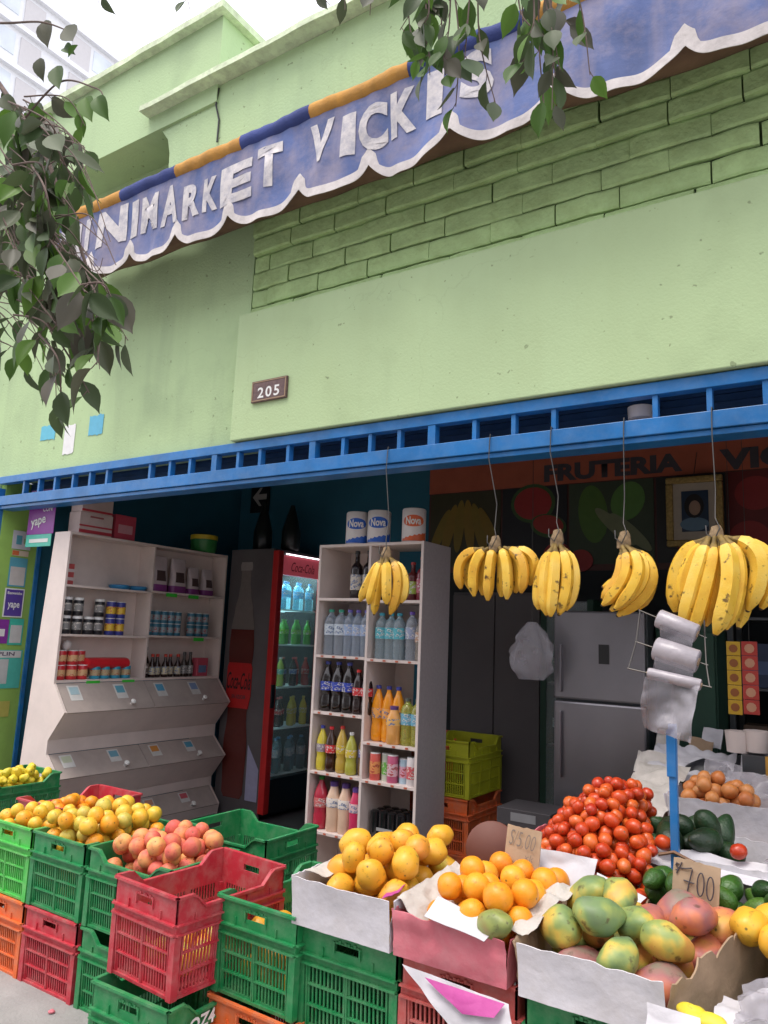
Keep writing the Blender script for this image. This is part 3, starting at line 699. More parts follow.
crate('salmon', -1.29, 2.16, 0.325, 'salmon pink crate carrying the pink sided box of oranges')
crate('salmon', -1.29, 2.16, 0.0, 'bottom salmon crate below the one that carries the pink box')
crate('green', -0.885, 2.16, 0.325, 'green crate carrying the white box of mottled mangoes')
crate('green', -0.885, 2.16, 0.0, 'bottom green crate below the one under the mottled mangoes')
crate('green', -0.49, 2.16, 0.325, 'green crate at the right edge under the crumpled papers')
crate('green', -0.49, 2.16, 0.0, 'bottom green crate at the right edge')
for k, x in enumerate((-1.07, -0.58, -0.18)):
    for j in (0, 1):
        crate(('orange', 'red', 'green')[k], x, 2.71, 0.325 * j, ('orange', 'red', 'green')[k] + ' crate in the second row, ' + ('lower' if j == 0 else 'upper') + ' one, under ' + ('the tomatoes', 'the dark avocados', 'the right end boxes')[k])
t_ = text('OZ4', 0.12, 0.045, M['white'], None, RIGHT(-2.40 + .398, 1.90 + .14, 0.045 + 0.245), 0.03, 0.1, name='lettering')
t_.parent = [o for o in COL.objects if o.get('label', '').startswith('green crate with white marks')][0]
t_.matrix_parent_inverse = Matrix.Identity(4); t_.data.transform(Matrix.Translation((2.40, -1.90, -0.045)))
# litter on the pavement
b = MB(); b.lathe([(.008, 0), (.022, .006), (.024, .016), (.012, .026), (.004, .028)], 10); o = b.build('litter', M['card_pink'], None, True); o.location = (-2.98, 2.16, .001); o.scale = (.6, .6, .5)
for v in o.data.vertices: v.co += Vector((noise.noise(v.co * 80), noise.noise(v.co * 80 + Vector((5, 0, 0))), 0)) * .008
tag(o, 'small pink scrap lying on the pavement before the red crate', 'litter')
# crates inside the shop
crate('yellow', -2.50, 4.30, 0.652, 'yellow green crate on top of the stack inside the shop', scale=(.95, .9, 1.05), group='crates stacked inside the shop')
crate('orange', -2.50, 4.30, 0.327, 'orange crate under the yellow green crate inside the shop', scale=(.95, .9, 1), group='crates stacked inside the shop')
crate('orange', -2.50, 4.30, 0.004, 'bottom orange crate of the stack inside the shop', scale=(.95, .9, 1), group='crates stacked inside the shop')
crate('orange', -2.86, 4.35, 0.327, 'orange crate seen through the open back of the middle shelf', group='crates stacked inside the shop')
crate('orange', -2.86, 4.35, 0.004, 'lower orange crate behind the middle shelf', group='crates stacked inside the shop')
crate('orange', -2.86, 4.35, 0.65, 'topmost orange crate behind the middle shelf', group='crates stacked inside the shop')

# ------------------------------------------------------------------ fruit
def blob_mesh(name, m, rx, ry, rz, seed=0, lump=0.03, dimple=0.0, pear=0.0, us=20, vs_=14, bend=0.0):
    b = MB(); vs = []
    vs.append(None)
    rows = vs_
    P = []
    for j in range(1, rows):
        th = PI * j / rows
        for i in range(us):
            ph = 2 * PI * i / us
            P.append((th, ph))
    def pt(th, ph):
        n = Vector((math.sin(th) * math.cos(ph), math.sin(th) * math.sin(ph), math.cos(th)))
        k = 1 + lump * noise.noise(n * 1.4 + Vector((seed * 3.7, seed, 0))) * 2
        if dimple: k -= dimple * math.exp(-(th / 0.28) ** 2)
        z = n.z * rz * k
        w = 1 + pear * (-n.z)
        return Vector((n.x * rx * k * w + bend * (n.z ** 2), n.y * ry * k * w, z))
    V = [pt(0.0, 0)] + [pt(*q) for q in P] + [pt(PI, 0)]
    F_ = []
    for i in range(us): F_.append((0, 1 + i, 1 + (i + 1) % us)); F_.append((len(V) - 1, len(V) - 1 - us + (i + 1) % us, len(V) - 1 - us + i))
    for j in range(rows - 2):
        for i in range(us):
            a = 1 + j * us + i; c = 1 + j * us + (i + 1) % us; F_.append((a, a + us, c + us, c))
    b.add(V, F_); o = b.build(name, m, None, True); me = o.data; bpy.data.objects.remove(o)
    return me
def pack(n, x0, x1, y0, y1, floor, r, heap, seed, jit=0.12, tries=60, cull=None, inset=1.0):
    rr = random.Random(seed); P = []
    for _ in range(n):
        R = r * (1 + rr.uniform(-jit, jit)); best = None
        for _t in range(tries):
            x = rr.uniform(x0 + R * inset, x1 - R * inset); y = rr.uniform(y0 + R * inset, y1 - R * inset); z = floor + R
            for (a, c, e, q) in P:
                d2 = (a - x) ** 2 + (c - y) ** 2; s = (q + R) * 0.97
                if d2 < s * s: z = max(z, e + math.sqrt(s * s - d2))
            sc = z - heap(x, y)
            if best is None or sc < best[0]: best = (sc, x, y, z)
        if best[0] > 0.004: continue
        P.append((best[1], best[2], best[3], R))
    if cull: P = [p for p in P if cull(*p)]
    return P
def fruits(kind, meshes, P, rbase, label, cat, group, seed, upright=0.0, name=None):
    rr = random.Random(seed); out = []
    for (x, y, z, R) in P:
        o = bpy.data.objects.new(name or kind, rr.choice(meshes)); COL.objects.link(o)
        o.location = (x, y, z); s = R / rbase; o.scale = (s, s, s)
        o.rotation_euler = (rr.uniform(0, PI), rr.uniform(0, PI), rr.uniform(0, 2 * PI)) if not upright else (rr.gauss(PI / 2, upright), rr.gauss(0, upright), rr.uniform(0, 2 * PI))
        tag(o, label, cat, group); out.append(o)
    return out
orange_m = [blob_mesh('orange', FR['orange'], .04, .04, .039, s, 0.02, 0.07) for s in (1, 2)]
mand_m = [blob_mesh('orange', FR['yellow_orange'], .04, .04, .037, s, 0.03, 0.08) for s in (1, 2, 3)]
peach_m = [blob_mesh('peach', FR['peach'], .04, .04, .039, s, 0.03, 0.14) for s in (1, 2)]
pap_m = [blob_mesh('mango', FR['papaya'], .046, .044, .057, s, 0.05, 0.05, 0.10) for s in (1, 2, 3)]
man_m = [blob_mesh('mango', FR['mango'], .049, .045, .071, s, 0.07, 0.03, 0.12, bend=.012) for s in (1, 2, 3)]
tom_m = [blob_mesh('tomato', FR['tomato'], .03, .03, .035, s, 0.03, 0.05) for s in (1, 2)]
avo_m = [blob_mesh('avocado', FR['avocado'], .037, .037, .056, s, 0.03, 0.0, 0.28) for s in (1, 2)]
avod_m = [blob_mesh('avocado', FR['avocado_dark'], .038, .038, .06, s, 0.04, 0.0, 0.28) for s in (1, 2)]
oni_m = [blob_mesh('onion', FR['onion'], .04, .04, .036, s, 0.03, -0.1) for s in (1, 2)]
yel_m = [blob_mesh('yellow_fruit', FR['yellow'], .028, .026, .036, s, 0.14, 0.05, 0.1) for s in (1, 2, 3)]
def dome(cx, cy, rx, ry, base, top):
    return lambda x, y: base + (top - base) * max(0.0, 1 - ((x - cx) / rx) ** 2 - ((y - cy) / ry) ** 2)

T0 = 0.645
# crate of oranges at the far left (short light green one plus the red one behind)
P = pack(60, -3.755, -3.395, A_ + .01, A_ + .265, T0 - .17, .037, dome(-3.52, A_ + .2, .4, .4, T0 - .01, T0 + .04), 11)
fruits('orange', mand_m, P, .04, 'orange in the light green crate at the left edge', 'orange', 'oranges in the light green crate', 1)
P = pack(90, -3.985, -3.63, A_ + .31, A_ + .80, T0 - .2, .038, dome(-3.72, A_ + .40, .3, .34, T0 - .13, T0 + .03), 12)
fruits('orange', orange_m, P, .04, 'orange in the red crate behind the light green crate', 'orange', 'oranges in the red crate', 2)
P = pack(170, -3.355, -2.995, A_ + .01, A_ + .50, T0 - .30, .038, dome(-3.17, A_ + .28, .40, .5, T0 - .01, T0 + .09), 13,
         cull=lambda x, y, z, R: z > T0 - 0.11 or y < A_ + .08)
fruits('orange', mand_m, P, .04, 'yellow orange citrus fruit heaped in the green crate on the red one', 'orange', 'citrus heaped in the second green crate', 3)
P = pack(140, -2.90, -2.44, A_ + .01, A_ + .37, T0 - .18, .037, dome(-2.60, A_ + .22, .45, .42, T0 - .02, T0 + .065), 14)
fruits('peach', peach_m, P, .04, 'pink and yellow peach in the sideways green crate', 'peach', 'peaches in the sideways green crate', 4)
P = pack(70, -4.92, -4.56, 2.67, 3.16, T0 - .12, .032, dome(-4.74, 2.92, .4, .5, T0 - .03, T0 + .03), 15)
fruits('yellow_fruit', yel_m, P, .032, 'small yellow fruit in the far left green crate', 'fruit', 'small yellow fruit in the far crate', 5)
P = pack(60, -2.03, -1.7, 2.15, 2.63, 0.362, .045, lambda x, y: 0.52, 16)
fruits('mango', pap_m, P, .05, 'yellow mango seen through the slots of the green crate beside the white box', 'mango', 'mangoes low in the green crate', 6)
P = pack(44, -2.37, -2.07, 1.99, 2.44, 0.395, .04, lambda x, y: 0.47, 17)
fruits('orange', mand_m, P, .04, 'orange lying low inside the upper red crate', 'orange', 'oranges low in the red crate', 7)

# ------------------------------------------------------------------ cardboard boxes
def carton(corners, z0, z1, mats, label, seed, torn=(0, 0, 0, 0), flare=0.012, lining=None, cat='box', t=0.005, raise_=(0, 0, 0, 0)):
    """open-topped box; corners front-left, front-right, back-right, back-left; mats per wall"""
    cx = sum(c[0] for c in corners) / 4; cy = sum(c[1] for c in corners) / 4
    root = empty('cardboard_box', (cx, cy, z0), label, cat)
    cs = [Vector((c[0] - cx, c[1] - cy, 0)) for c in corners]
    names = ('front_panel', 'side_panel', 'back_panel', 'side_panel')
    for k in range(4):
        a, c = cs[k], cs[(k + 1) % 4]; d = (c - a); L = d.length; d.normalize(); nrm = Vector((d.y, -d.x, 0))
        nu, nz = max(8, int(L / 0.014)), 8; b = MB(); vs = []
        for side in (0, 1):
            for i in range(nu + 1):
                u = i / nu
                ins = t if side else 0
                for j in range(nz + 1):
                    v = j / nz; h = (z1 - z0)
                    top = h + raise_[k] * min(1, u * 1.6) + torn[k] * (noise.noise(Vector((u * L * 22, seed, k))) - 0.1 + 0.5 * noise.noise(Vector((u * L * 70, seed, k)))) + 0.004 * noise.noise(Vector((u * 5, seed * 2, k)))
                    z = v * top
                    uu = min(max(u, ins / L * 1.02), 1 - ins / L * 1.02) if side else u
                    w = flare * v * v + 0.010 * noise.noise(Vector((u * L * 6, v * 1.4, seed + k))) * math.sin(PI * u) + 0.0025 * noise.noise(Vector((u * L * 40, v * 6, seed + k)))
                    if torn[k] > 0.01: w += 0.018 * v * noise.noise(Vector((u * L * 18, v * 3, seed + k + 9)))
                    vs.append(a + d * (L * uu) + nrm * (w - ins) + Vector((0, 0, z)))
        S = (nu + 1) * (nz + 1); fs = []
        for i in range(nu):
            for j in range(nz):
                q = i * (nz + 1) + j; fs.append((q, q + nz + 1, q + nz + 2, q + 1)); fs.append((q + S, q + 1 + S, q + nz + 2 + S, q + nz + 1 + S))
            q = i * (nz + 1) + nz; fs.append((q, q + nz + 1, q + nz + 1 + S, q + S))
            q = i * (nz + 1); fs.append((q, q + S, q + nz + 1 + S, q + nz + 1))
        for j in range(nz):
            fs.append((j, j + 1, j + 1 + S, j + S)); q = nu * (nz + 1) + j; fs.append((q, q + S, q + 1 + S, q + 1))
        b.add(vs, fs); b.build(names[k], M[mats[k]], root, True)
    b = MB(); b.poly([c * 0.97 + Vector((0, 0, 0.003)) for c in cs], 0.004, (0, 0, 1)); b.build('base', M['cardboard'], root)
    return root
def sheet(name, m, pts, label, cat, seed, amp=0.015, parent=None, nu=26, nv=20, fr=9.0, thick=0.0012, group=None, droop=None, ragged=0.0):
    """a crumpled sheet spanned between four corner points (fl, fr, br, bl)"""
    fl, f_r, br, bl_ = [Vector(p) for p in pts]; b = MB(); vs = []
    nrm = (f_r - fl).cross(bl_ - fl).normalized()
    for s_ in (0, 1):
        for i in range(nu + 1):
            for j in range(nv + 1):
                u, v = i / nu, j / nv
                if ragged: 
                    v2 = v * (1 + ragged * noise.noise(Vector((u * 6, seed, 3)))); u2 = u * (1 + ragged * noise.noise(Vector((v * 6, seed, 8))))
                else: u2, v2 = u, v
                p = fl * (1 - u2) * (1 - v2) + f_r * u2 * (1 - v2) + br * u2 * v2 + bl_ * (1 - u2) * v2
                q = p * fr
                h = amp * (abs(noise.noise(q + Vector((seed, 0, 0)))) * 2 - 0.5 + 0.5 * abs(noise.noise(q * 2.3 + Vector((0, seed, 0)))))
                if droop: h += droop(u, v)
                vs.append(p + nrm * (h - s_ * thick))
    S = (nu + 1) * (nv + 1); fs = []
    for i in range(nu):
        for j in range(nv):
            q = i * (nv + 1) + j; fs.append((q, q + nv + 1, q + nv + 2, q + 1)); fs.append((q + S, q + 1 + S, q + nv + 2 + S, q + nv + 1 + S))
    b.add(vs, fs); o = b.build(name, m, parent, True)
    if label: tag(o, label, cat, group)
    return o
BY0, BY1 = 2.12, 2.60
zb, zt_ = 0.647, 0.798
carton([(-1.70, BY0), (-1.312, BY0), (-1.315, BY1), (-1.70, BY1)], zb, zt_, ('card_white', 'card_white', 'card_white', 'card_white'), 'white paper covered box of golden mangoes on a green crate', 1, (0.004, 0.02, 0.01, 0.01))
carton([(-1.298, BY0), (-.925, BY0), (-.925, BY1), (-1.298, BY1)], zb, zt_ - .02, ('card_pink', 'card_pink', 'cardboard', 'card_pink'), 'pink sided box of oranges between the two white boxes', 2, (0.012, 0.01, 0.02, 0.01))
carton([(-.885, BY0 - .01), (-.495, BY0 - .01), (-.30, BY1), (-.885, BY1)], zb, zt_ - .01, ('card_white', 'cardboard', 'cardboard', 'cardboard'), 'box of mottled mangoes with white front and torn brown side', 3, (0.008, 0.045, 0.02, 0.02), flare=0.02, raise_=(0, .07, .0, 0))
# linings and loose papers
sheet('paper', M['paper_gray'], [(-1.31, BY0 + .03, .80), (-1.28, BY0 + .36, .84), (-1.13, BY0 + .40, .79), (-1.17, BY0 + .02, .73)][0:4], 'grey crumpled lining between the golden mangoes and the oranges', 'paper', 4, 0.018, fr=12)
sheet('paper', M['paper'], [onY(424, 916, 2.08), onY(484, 941, 2.08), onY(500, 925, 2.16), onY(438, 896, 2.2)], 'white paper flap folded over the front edge of the pink box', 'paper', 5, 0.004)
sheet('paper', M['paper'], [(-1.12, BY1 - .03, .80), (-.84, BY1 - .02, .79), (-.83, BY1 + .04, .90), (-1.12, BY1 + .03, .90)], 'white paper sheet standing behind the oranges', 'paper', 6, 0.012)
sheet('paper', M['paper_gray'], [(-.93, BY0 + .02, .80), (-.87, BY0 + .02, .80), (-.83, BY0 + .36, .86), (-.93, BY0 + .36, .84)], 'grey torn lining between the oranges and the mottled mangoes', 'paper', 7, 0.02, fr=14)
sheet('paper', M['paper'], [onY(452, 1030, 2.05), onY(512, 1034, 2.05), onY(509, 1004, 2.085), onY(402, 964, 2.085)], 'white paper hanging under the pink box front', 'paper', 8, 0.008)
sheet('paper', M['magenta'], [onY(462, 1014, 2.04), onY(494, 1018, 2.04), onY(505, 1004, 2.07), onY(424, 977, 2.07)], 'magenta paper hanging below the pink box', 'paper', 9, 0.006)
sheet('paper', M['magenta'], [(-1.36, BY0 + .02, .79), (-1.32, BY0 + .02, .80), (-1.32, BY0 + .1, .82), (-1.36, BY0 + .1, .80)], 'scrap of magenta paper at the corner of the golden mango box', 'paper', 10, 0.01, nu=8, nv=8)
sheet('paper', M['paper_gray'], [(-1.695, BY0 + .05, .80), (-1.62, BY0 + .05, .79), (-1.60, BY1 - .02, .80), (-1.69, BY1, .83)], 'crumpled white lining along the left side of the golden mangoes', 'paper', 11, 0.012)
sheet('paper', M['paper'], [(-.80, BY1 - .10, .79), (-.70, BY1 - .08, .79), (-.66, BY1 - .01, .83), (-.82, BY1 + .0, .87)], 'white paper behind the mottled mangoes', 'paper', 12, 0.012)

P = pack(70, -1.68, -1.305, BY0 + .02, BY1 + .03, .66, .049, dome(-1.43, BY0 + .35, .42, .48, .79, .90), 21, 0.1)
fruits('mango', pap_m, P, .05, 'golden mango in the white box on the green crate', 'mango', 'golden mangoes in the white box', 8)
P = pack(90, -1.24, -.885, BY0 + .03, BY1 + .0, .66, .043, dome(-1.02, BY0 + .32, .38, .46, .785, .875), 22, 0.08)
fruits('orange', orange_m, P, .04, 'orange in the pink sided box', 'orange', 'oranges in the pink sided box', 9)
P = pack(80, -.875, -.36, BY0 + .005, BY1 - .02, .66, .058, lambda x, y: dome(-.62, BY0 + .2, .46, .50, .775, .872)(x, y) - (0.6 if x > -.56 + (y - BY0) * .38 else 0), 23, 0.08)
fruits('mango', man_m, P, .052, 'mottled green, yellow and red mango in the white fronted box', 'mango', 'mottled mangoes in the white fronted box', 10, upright=0.6)
gm = [blob_mesh('mango', FR['mango_green'], .047, .044, .062, s, 0.05, 0.03, 0.10, bend=.008) for s in (5,)]
for k, (x, y, z, ro, lb) in enumerate(((-.975, BY0 + .03, .80, (1.2, .2, 1.0), 'green brown mango lying at the front corner of the oranges'),)):
    o = bpy.data.objects.new('mango', gm[0]); COL.objects.link(o); o.location = (x, y - .01, z); o.rotation_euler = ro; o.scale = (.95, .95, 1.05); tag(o, lb, 'mango')

# second row: avocados, tomatoes, dark avocados
carton([(-.66, 2.62), (-.05, 2.62), (-.05, 2.81), (-.66, 2.81)], zb + .01, .80, ('cardboard',) * 4, 'brown tray of green avocados behind the mottled mangoes', 31, (0.01, 0.01, 0.01, 0.01))
P = pack(80, -.70, -.06, 2.60, 2.83, .67, .042, lambda x, y: .875, 31)
fruits('avocado', avo_m, P, .045, 'green avocado in the brown tray behind the price card', 'avocado', 'green avocados in the brown tray', 11)
carton([(-1.17, 2.72), (-.815, 2.72), (-.815, 3.22), (-1.17, 3.22)], zb + .01, .88, ('cardboard', 'card_white', 'card_white', 'card_pink'), 'open carton heaped with red tomatoes', 32, (0.01, 0.02, 0.01, 0.01))
tdome = lambda x, y: dome(-.885, 3.04, .29, .46, .80, 1.085)(x, y) - (.5 if (x > -.79 and y > 2.92) else 0)
P = pack(640, -1.17, -.69, 2.64, 3.24, .76, .0245, tdome, 33, 0.12, 50, cull=lambda x, y, z, R: z > tdome(x, y) - .15, inset=.4)
P = sorted(P, key=lambda q: tdome(q[0], q[1]) - q[2])[:292]
fruits('tomato', tom_m, P, .031, 'red tomato in the heap beside the blue pole', 'tomato', 'tomatoes heaped in the carton', 12)
carton([(-.80, 2.90), (-.05, 2.90), (-.05, 3.32), (-.80, 3.32)], zb + .01, .895, ('card_white', 'card_white', 'card_white', 'card_white'), 'white lined carton of dark avocados behind the blue pole', 33, (0.008, 0.01, 0.01, 0.01))
P = pack(80, -.79, -.45, 2.92, 3.30, .72, .046, dome(-.6, 3.1, .3, .5, .86, .965), 34)
fruits('avocado', avod_m, P, .042, 'dark green avocado in the white lined carton', 'avocado', 'dark avocados in the white lined carton', 13)
for k, (x, y, z) in enumerate(((-.735, 2.90, .925), (-.675, 2.89, .93), (-.44, 2.93, .935), (-.70, 2.76, .80), (-.70, 2.7, .79), (-.70, 2.66, .80))):
    o = bpy.data.objects.new('tomato', tom_m[k % 2]); COL.objects.link(o); o.location = (x, y, z); o.rotation_euler = (k, k * 2, k); o.scale = (.85, .85, .85)
    tag(o, 'stray tomato lying among the avocado boxes near the pole', 'tomato', 'stray tomatoes near the pole')
sheet('paper', M['paper'], [(-.79, 2.86, .86), (-.08, 2.83, .855), (-.06, 2.95, .895), (-.78, 2.95, .905)], 'white sheet folded over the front of the dark avocado carton', 'paper', 41, 0.014)
sheet('plastic_bag', M['plastic_bag'], [(-.36, 2.90, .90), (-.05, 2.88, .90), (-.03, 3.2, .98), (-.34, 3.18, .93)], 'clear crinkled plastic film beside the dark avocados', 'plastic bag', 42, 0.04, fr=14)
o = bpy.data.objects.new('aubergine', blob_mesh('aubergine', cmat((.05, .025, .08), .35), .035, .035, .05, 3, .1)); COL.objects.link(o); o.location = (-.28, 3.02, 1.0); o.rotation_euler = (.3, .2, 0)
tag(o, 'dark purple vegetable lying on the plastic film', 'vegetable')
# right edge: golden fruit and papers
for k, (x, y, z) in enumerate(((-.345, 2.44, .855), (-.285, 2.50, .86), (-.26, 2.41, .84), (-.22, 2.52, .84))):
    o = bpy.data.objects.new('mango', pap_m[k % 3]); COL.objects.link(o); o.location = (x, y, z); o.rotation_euler = (1.4, .3 * k, k); o.scale = (1.1, 1.1, 1.15)
    tag(o, 'orange yellow mango at the right edge beyond the torn cardboard', 'mango', 'orange yellow mangoes at the right edge')
b = MB(); b.box(-.24, .0, 2.3, 2.60, zb, .79); tag(b.build('cardboard_box', M['cardboard'], None, bevel=.004), 'closed brown box under the orange yellow mangoes at the right edge', 'box')
sheet('paper', M['paper'], [onY(646, 1040, 2.03), onY(705, 1045, 2.0), onY(700, 1018, 2.04), onY(647, 1002, 2.06)], 'stiff white paper leaning on the torn cardboard at the lower right', 'paper', 43, 0.006)
sheet('paper', M['paper'], [onY(705, 1040, 2.05), onY(790, 1040, 2.05), onY(790, 990, 2.3), onY(725, 1000, 2.3)], 'crumpled white paper at the lower right corner', 'paper', 44, 0.022, fr=8)
for k, (x, y, z) in enumerate((tuple(onY(694, 1016, 2.09)), tuple(onY(712, 1025, 2.07)))):
    o = bpy.data.objects.new('yellow_fruit', yel_m[k]); COL.objects.link(o); o.location = (x, y, z); o.rotation_euler = (1.5, .2, 1 + k * .3); o.scale = (.9, .9, 1.3)
    tag(o, 'yellow fruit under the papers at the lower right', 'fruit', 'yellow fruit under the papers')
sheet('plastic_bag', M['plastic_bag'], [onY(735, 1030, 2.1), onY(775, 1020, 2.1), onY(775, 975, 2.25), onY(742, 985, 2.25)], 'knotted clear plastic bag at the lower right edge', 'plastic bag', 45, 0.03, fr=12)
# round brown basket end
b = MB(); b.lathe([(.02, 0), (.09, .0), (.098, .012), (.09, .02), (.0, .022)][:4], 28)
o = b.build('wooden_lid', cmat((.13, .04, .025), .6), None, True); o.location = (-1.23, 2.68, .85); o.rotation_euler = (math.radians(72), 0, math.radians(20))
tag(o, 'round brown wooden lid standing behind the price card of the oranges', 'lid')
b = MB(); b.box(-1.32, -1.13, 2.64, 2.74, 0.65, 0.76); tag(b.build('cardboard_box', M['cardboard'], None, bevel=.004), 'small brown box under the round wooden lid', 'box')

# price cards
def price_card(x, y, z, w, h, rot, tilt, lab, lines, m_ink, stem=True):
    root = empty('price_card', (x, y, z), lab, 'price sign'); root.rotation_euler = (tilt, rot, math.radians(-6))
    b = MB(); n = 9; vs = []
    for s_ in (0, .004):
        for i in range(n + 1):
            for j in range(n + 1):
                u, v = i / n - .5, j / n
                vs.append((u * w * (1 + .02 * noise.noise(Vector((v * 9, 0, x)))), s_ + .004 * math.sin(u * 3), v * h + .004 * noise.noise(Vector((u * 12, v, x)))))
    S = (n + 1) ** 2; fs = []
    for i in range(n):
        for j in range(n):
            q = i * (n + 1) + j; fs += [(q, q + n + 1, q + n + 2, q + 1), (q + S, q + 1 + S, q + n + 2 + S, q + n + 1 + S)]
        q = i * (n + 1); fs.append((q, q + S, q + n + 1 + S, q + n + 1)); q += n; fs.append((q, q + n + 1, q + n + 1 + S, q + S))
    for j in range(n): fs.append((j, j + 1, j + 1 + S, j + S)); q = n * (n + 1) + j; fs.append((q, q + S, q + 1 + S, q + 1))
    b.add(vs, fs); b.build('card', M['sign_card'], root)
    for tx, tw, th, dx, dz in lines:
        text(tx, tw, th, m_ink, root, FRONT(dx, -.006, dz, math.radians(-4)), -0.012, 0.15)
    b = MB(); b.box(-.006, .006, .006, .012, -.16, h * .6); b.build('stick', M['wood'], root)
price_card(-1.075, BY1 - .03, .835, .128, .135, math.radians(2), math.radians(-8), 'cardboard price card marked S/5.00 standing behind the oranges',
           (('S/5.00', .1, .05, 0, .095), ('xk', .035, .022, .03, .045), ('de jugo', .08, .014, 0, .016)), M['ink_gray'])
price_card(-.515, BY1 - .02, .845, .135, .115, math.radians(3), math.radians(-6), 'cardboard price card marked S/7.00 standing behind the mottled mangoes', (), M['ink'])
root = [o for o in COL.objects if o.get('label', '').startswith('cardboard price card marked S/7')][0]
# hand-drawn figures as strokes
def strokes(root, segs, r, m):
    b = MB()
    for pts in segs: b.tube([(p[0], -.0065, p[1]) for p in pts], r, 6)
    b.build('lettering', m, root, True)
def oval(cx, cz, rx, rz): return [(cx + rx * math.cos(a * PI / 8 + 1), cz + rz * math.sin(a * PI / 8 + 1)) for a in range(17)]
strokes(root, [[(-.050, .098), (-.058, .1), (-.06, .094), (-.052, .088), (-.053, .08), (-.06, .08)], [(-.042, .105), (-.056, .07)],
               [(-.045, .088), (-.03, .09), (-.012, .096), (-.01, .09), (-.016, .06), (-.022, .022)], [(-.034, .056), (-.002, .054)],
               oval(.016, .056, .010, .033), oval(.044, .052, .010, .033)], .0021, M['ink'])

# ------------------------------------------------------------------ hanging bananas
def finger(root, p0, p1, p2, r, m='banana', nseg=13):
    p0, p1, p2 = Vector(p0), Vector(p1), Vector(p2); pts = []; rs = []; r = r * 1.17
    for i in range(nseg + 1):
        t = i / nseg; pts.append(p0 * (1 - t) ** 2 + p1 * 2 * t * (1 - t) + p2 * t * t)
        if t < .1: k = .34
        elif t < .28: k = .34 + .66 * math.sin((t - .1) / .18 * PI / 2)
        elif t < .86: k = 1
        else: k = max(.3, math.cos((t - .86) / .14 * PI / 2 * .85))
        rs.append(r * k)
    pts.append(pts[-1] + (pts[-1] - pts[-2]).normalized() * .007); rs.append(r * .16)
    b = MB(); n = 10
    b.tube(pts, rs, n, seg_mi=lambda i: 1 if i >= nseg else (2 if i < 2 else 0))
    # slight ridges: push alternate ring vertices
    K = len(pts)
    for i in range(K):
        c = pts[i]
        for k in range(n):
            v = Vector(b.v[i * n + k]); f = 1 + (.085 if k % 2 == 0 else -.055) * (1 if 1 < i < nseg else .3)
            b.v[i * n + k] = tuple(c + (v - c) * f)
    b.build('banana', [M[m], M['banana_tip'], M['banana_neck']], root, True)
def bunch(px, py, Y, label, fingers, hookpx, s=1.0):
    p = onY(px, py, Y); root = empty('banana_bunch', p, label, 'bananas', 'banana bunches hanging from hooks')
    for f_ in fingers:
        (a, c, e, r) = f_[:4]; m = f_[4] if len(f_) > 4 else 'banana'
        finger(root, Vector(a) * s, Vector(c) * s, Vector(e) * s, r * s, m)
    b = MB(); b.tube([(0, 0, .045 * s), (.004, 0, .03 * s), (0, 0, .0), (-.004, 0, -.03 * s)], [.017 * s, .022 * s, .03 * s, .026 * s], 10); b.build('stalk', M['stalk'], root, True)
    hx = onY(hookpx[0], hookpx[1], 3.26)
    b = MB(); w0 = Vector((hx.x, 3.255, 2.60))
    b.tube([(hx.x, 3.30, 2.597), (hx.x, 3.262, 2.603), (hx.x, 3.256, 2.57), (hx.x, 3.25, 2.48), (p.x + .002, Y + .01, p.z + .2), (p.x, Y - .005, p.z + .08), (p.x + .02, Y - .03, p.z + .035), (p.x, Y - .035, p.z - .01), (p.x - .03, Y - .02, p.z + .015), (p.x - .035, Y - .01, p.z + .05)], .0028, 6)
    tag(b.build('hook', M['wire'], None, True), 'thin wire hook holding the ' + label.split(' hanging')[0], 'hook', 'wire hooks on the blue rail')
    return root
HY = 3.2
R_ = random.Random(5)
bunch(386, 556, HY, 'small pale banana bunch hanging in front of the middle shelf', [
    ((-.02, 0, -.01), (-.07, -.03, -.10), (-.145, -.01, -.235), .021),
    ((-.01, -.02, -.01), (-.02, -.06, -.12), (-.075, -.03, -.25), .021),
    ((.0, -.02, -.01), (-.01, -.05, -.15), (-.06, .0, -.30), .019),
    ((.015, -.02, -.01), (.05, -.06, -.11), (.035, -.03, -.25), .021),
    ((.02, -.0, -.01), (.14, -.02, -.10), (.04, .0, -.30), .023, 'banana_ripe'),
    ((.02, .02, -.01), (.15, .03, -.10), (.09, .02, -.24), .02)], (388, 450), .98)
fs = []
for k in range(10):
    t = k / 9; back = k % 2; dx = -.15 + .33 * t
    fs.append(((dx * .35, -.01 + .02 * back, -.01), (dx * 1.25 - .02 * math.cos(t * PI), -.05 + .07 * back, -.03 - .03 * math.sin(t * PI)), (dx * .95 - (.02 if t < .5 else -.005) - .015 * back, -.02 + .05 * back, -.20 - .055 * math.sin(t * PI) + .02 * back), .0215, 'banana' if k % 4 else 'banana_ripe'))
bunch(495, 546, HY, 'wide fan of deep yellow bananas hanging second from the left', fs, (490, 442), 1.0)
bunch(557, 540, HY, 'narrow upright banana bunch hanging in the middle', [
    ((-.012, 0, -.02), (-.10, -.02, -.15), (-.075, -.02, -.31), .022),
    ((-.006, -.02, -.02), (-.05, -.06, -.15), (-.03, -.04, -.335), .023),
    ((.0, -.02, -.02), (.02, -.07, -.15), (-.01, -.05, -.34), .022),
    ((.012, -.01, -.02), (.10, -.04, -.14), (.02, -.03, -.33), .024),
    ((.012, .01, -.02), (.13, .01, -.14), (.04, .0, -.31), .022),
    ((-.01, .02, -.02), (-.07, .05, -.15), (-.05, .03, -.30), .021)], (551, 436), 1.0)
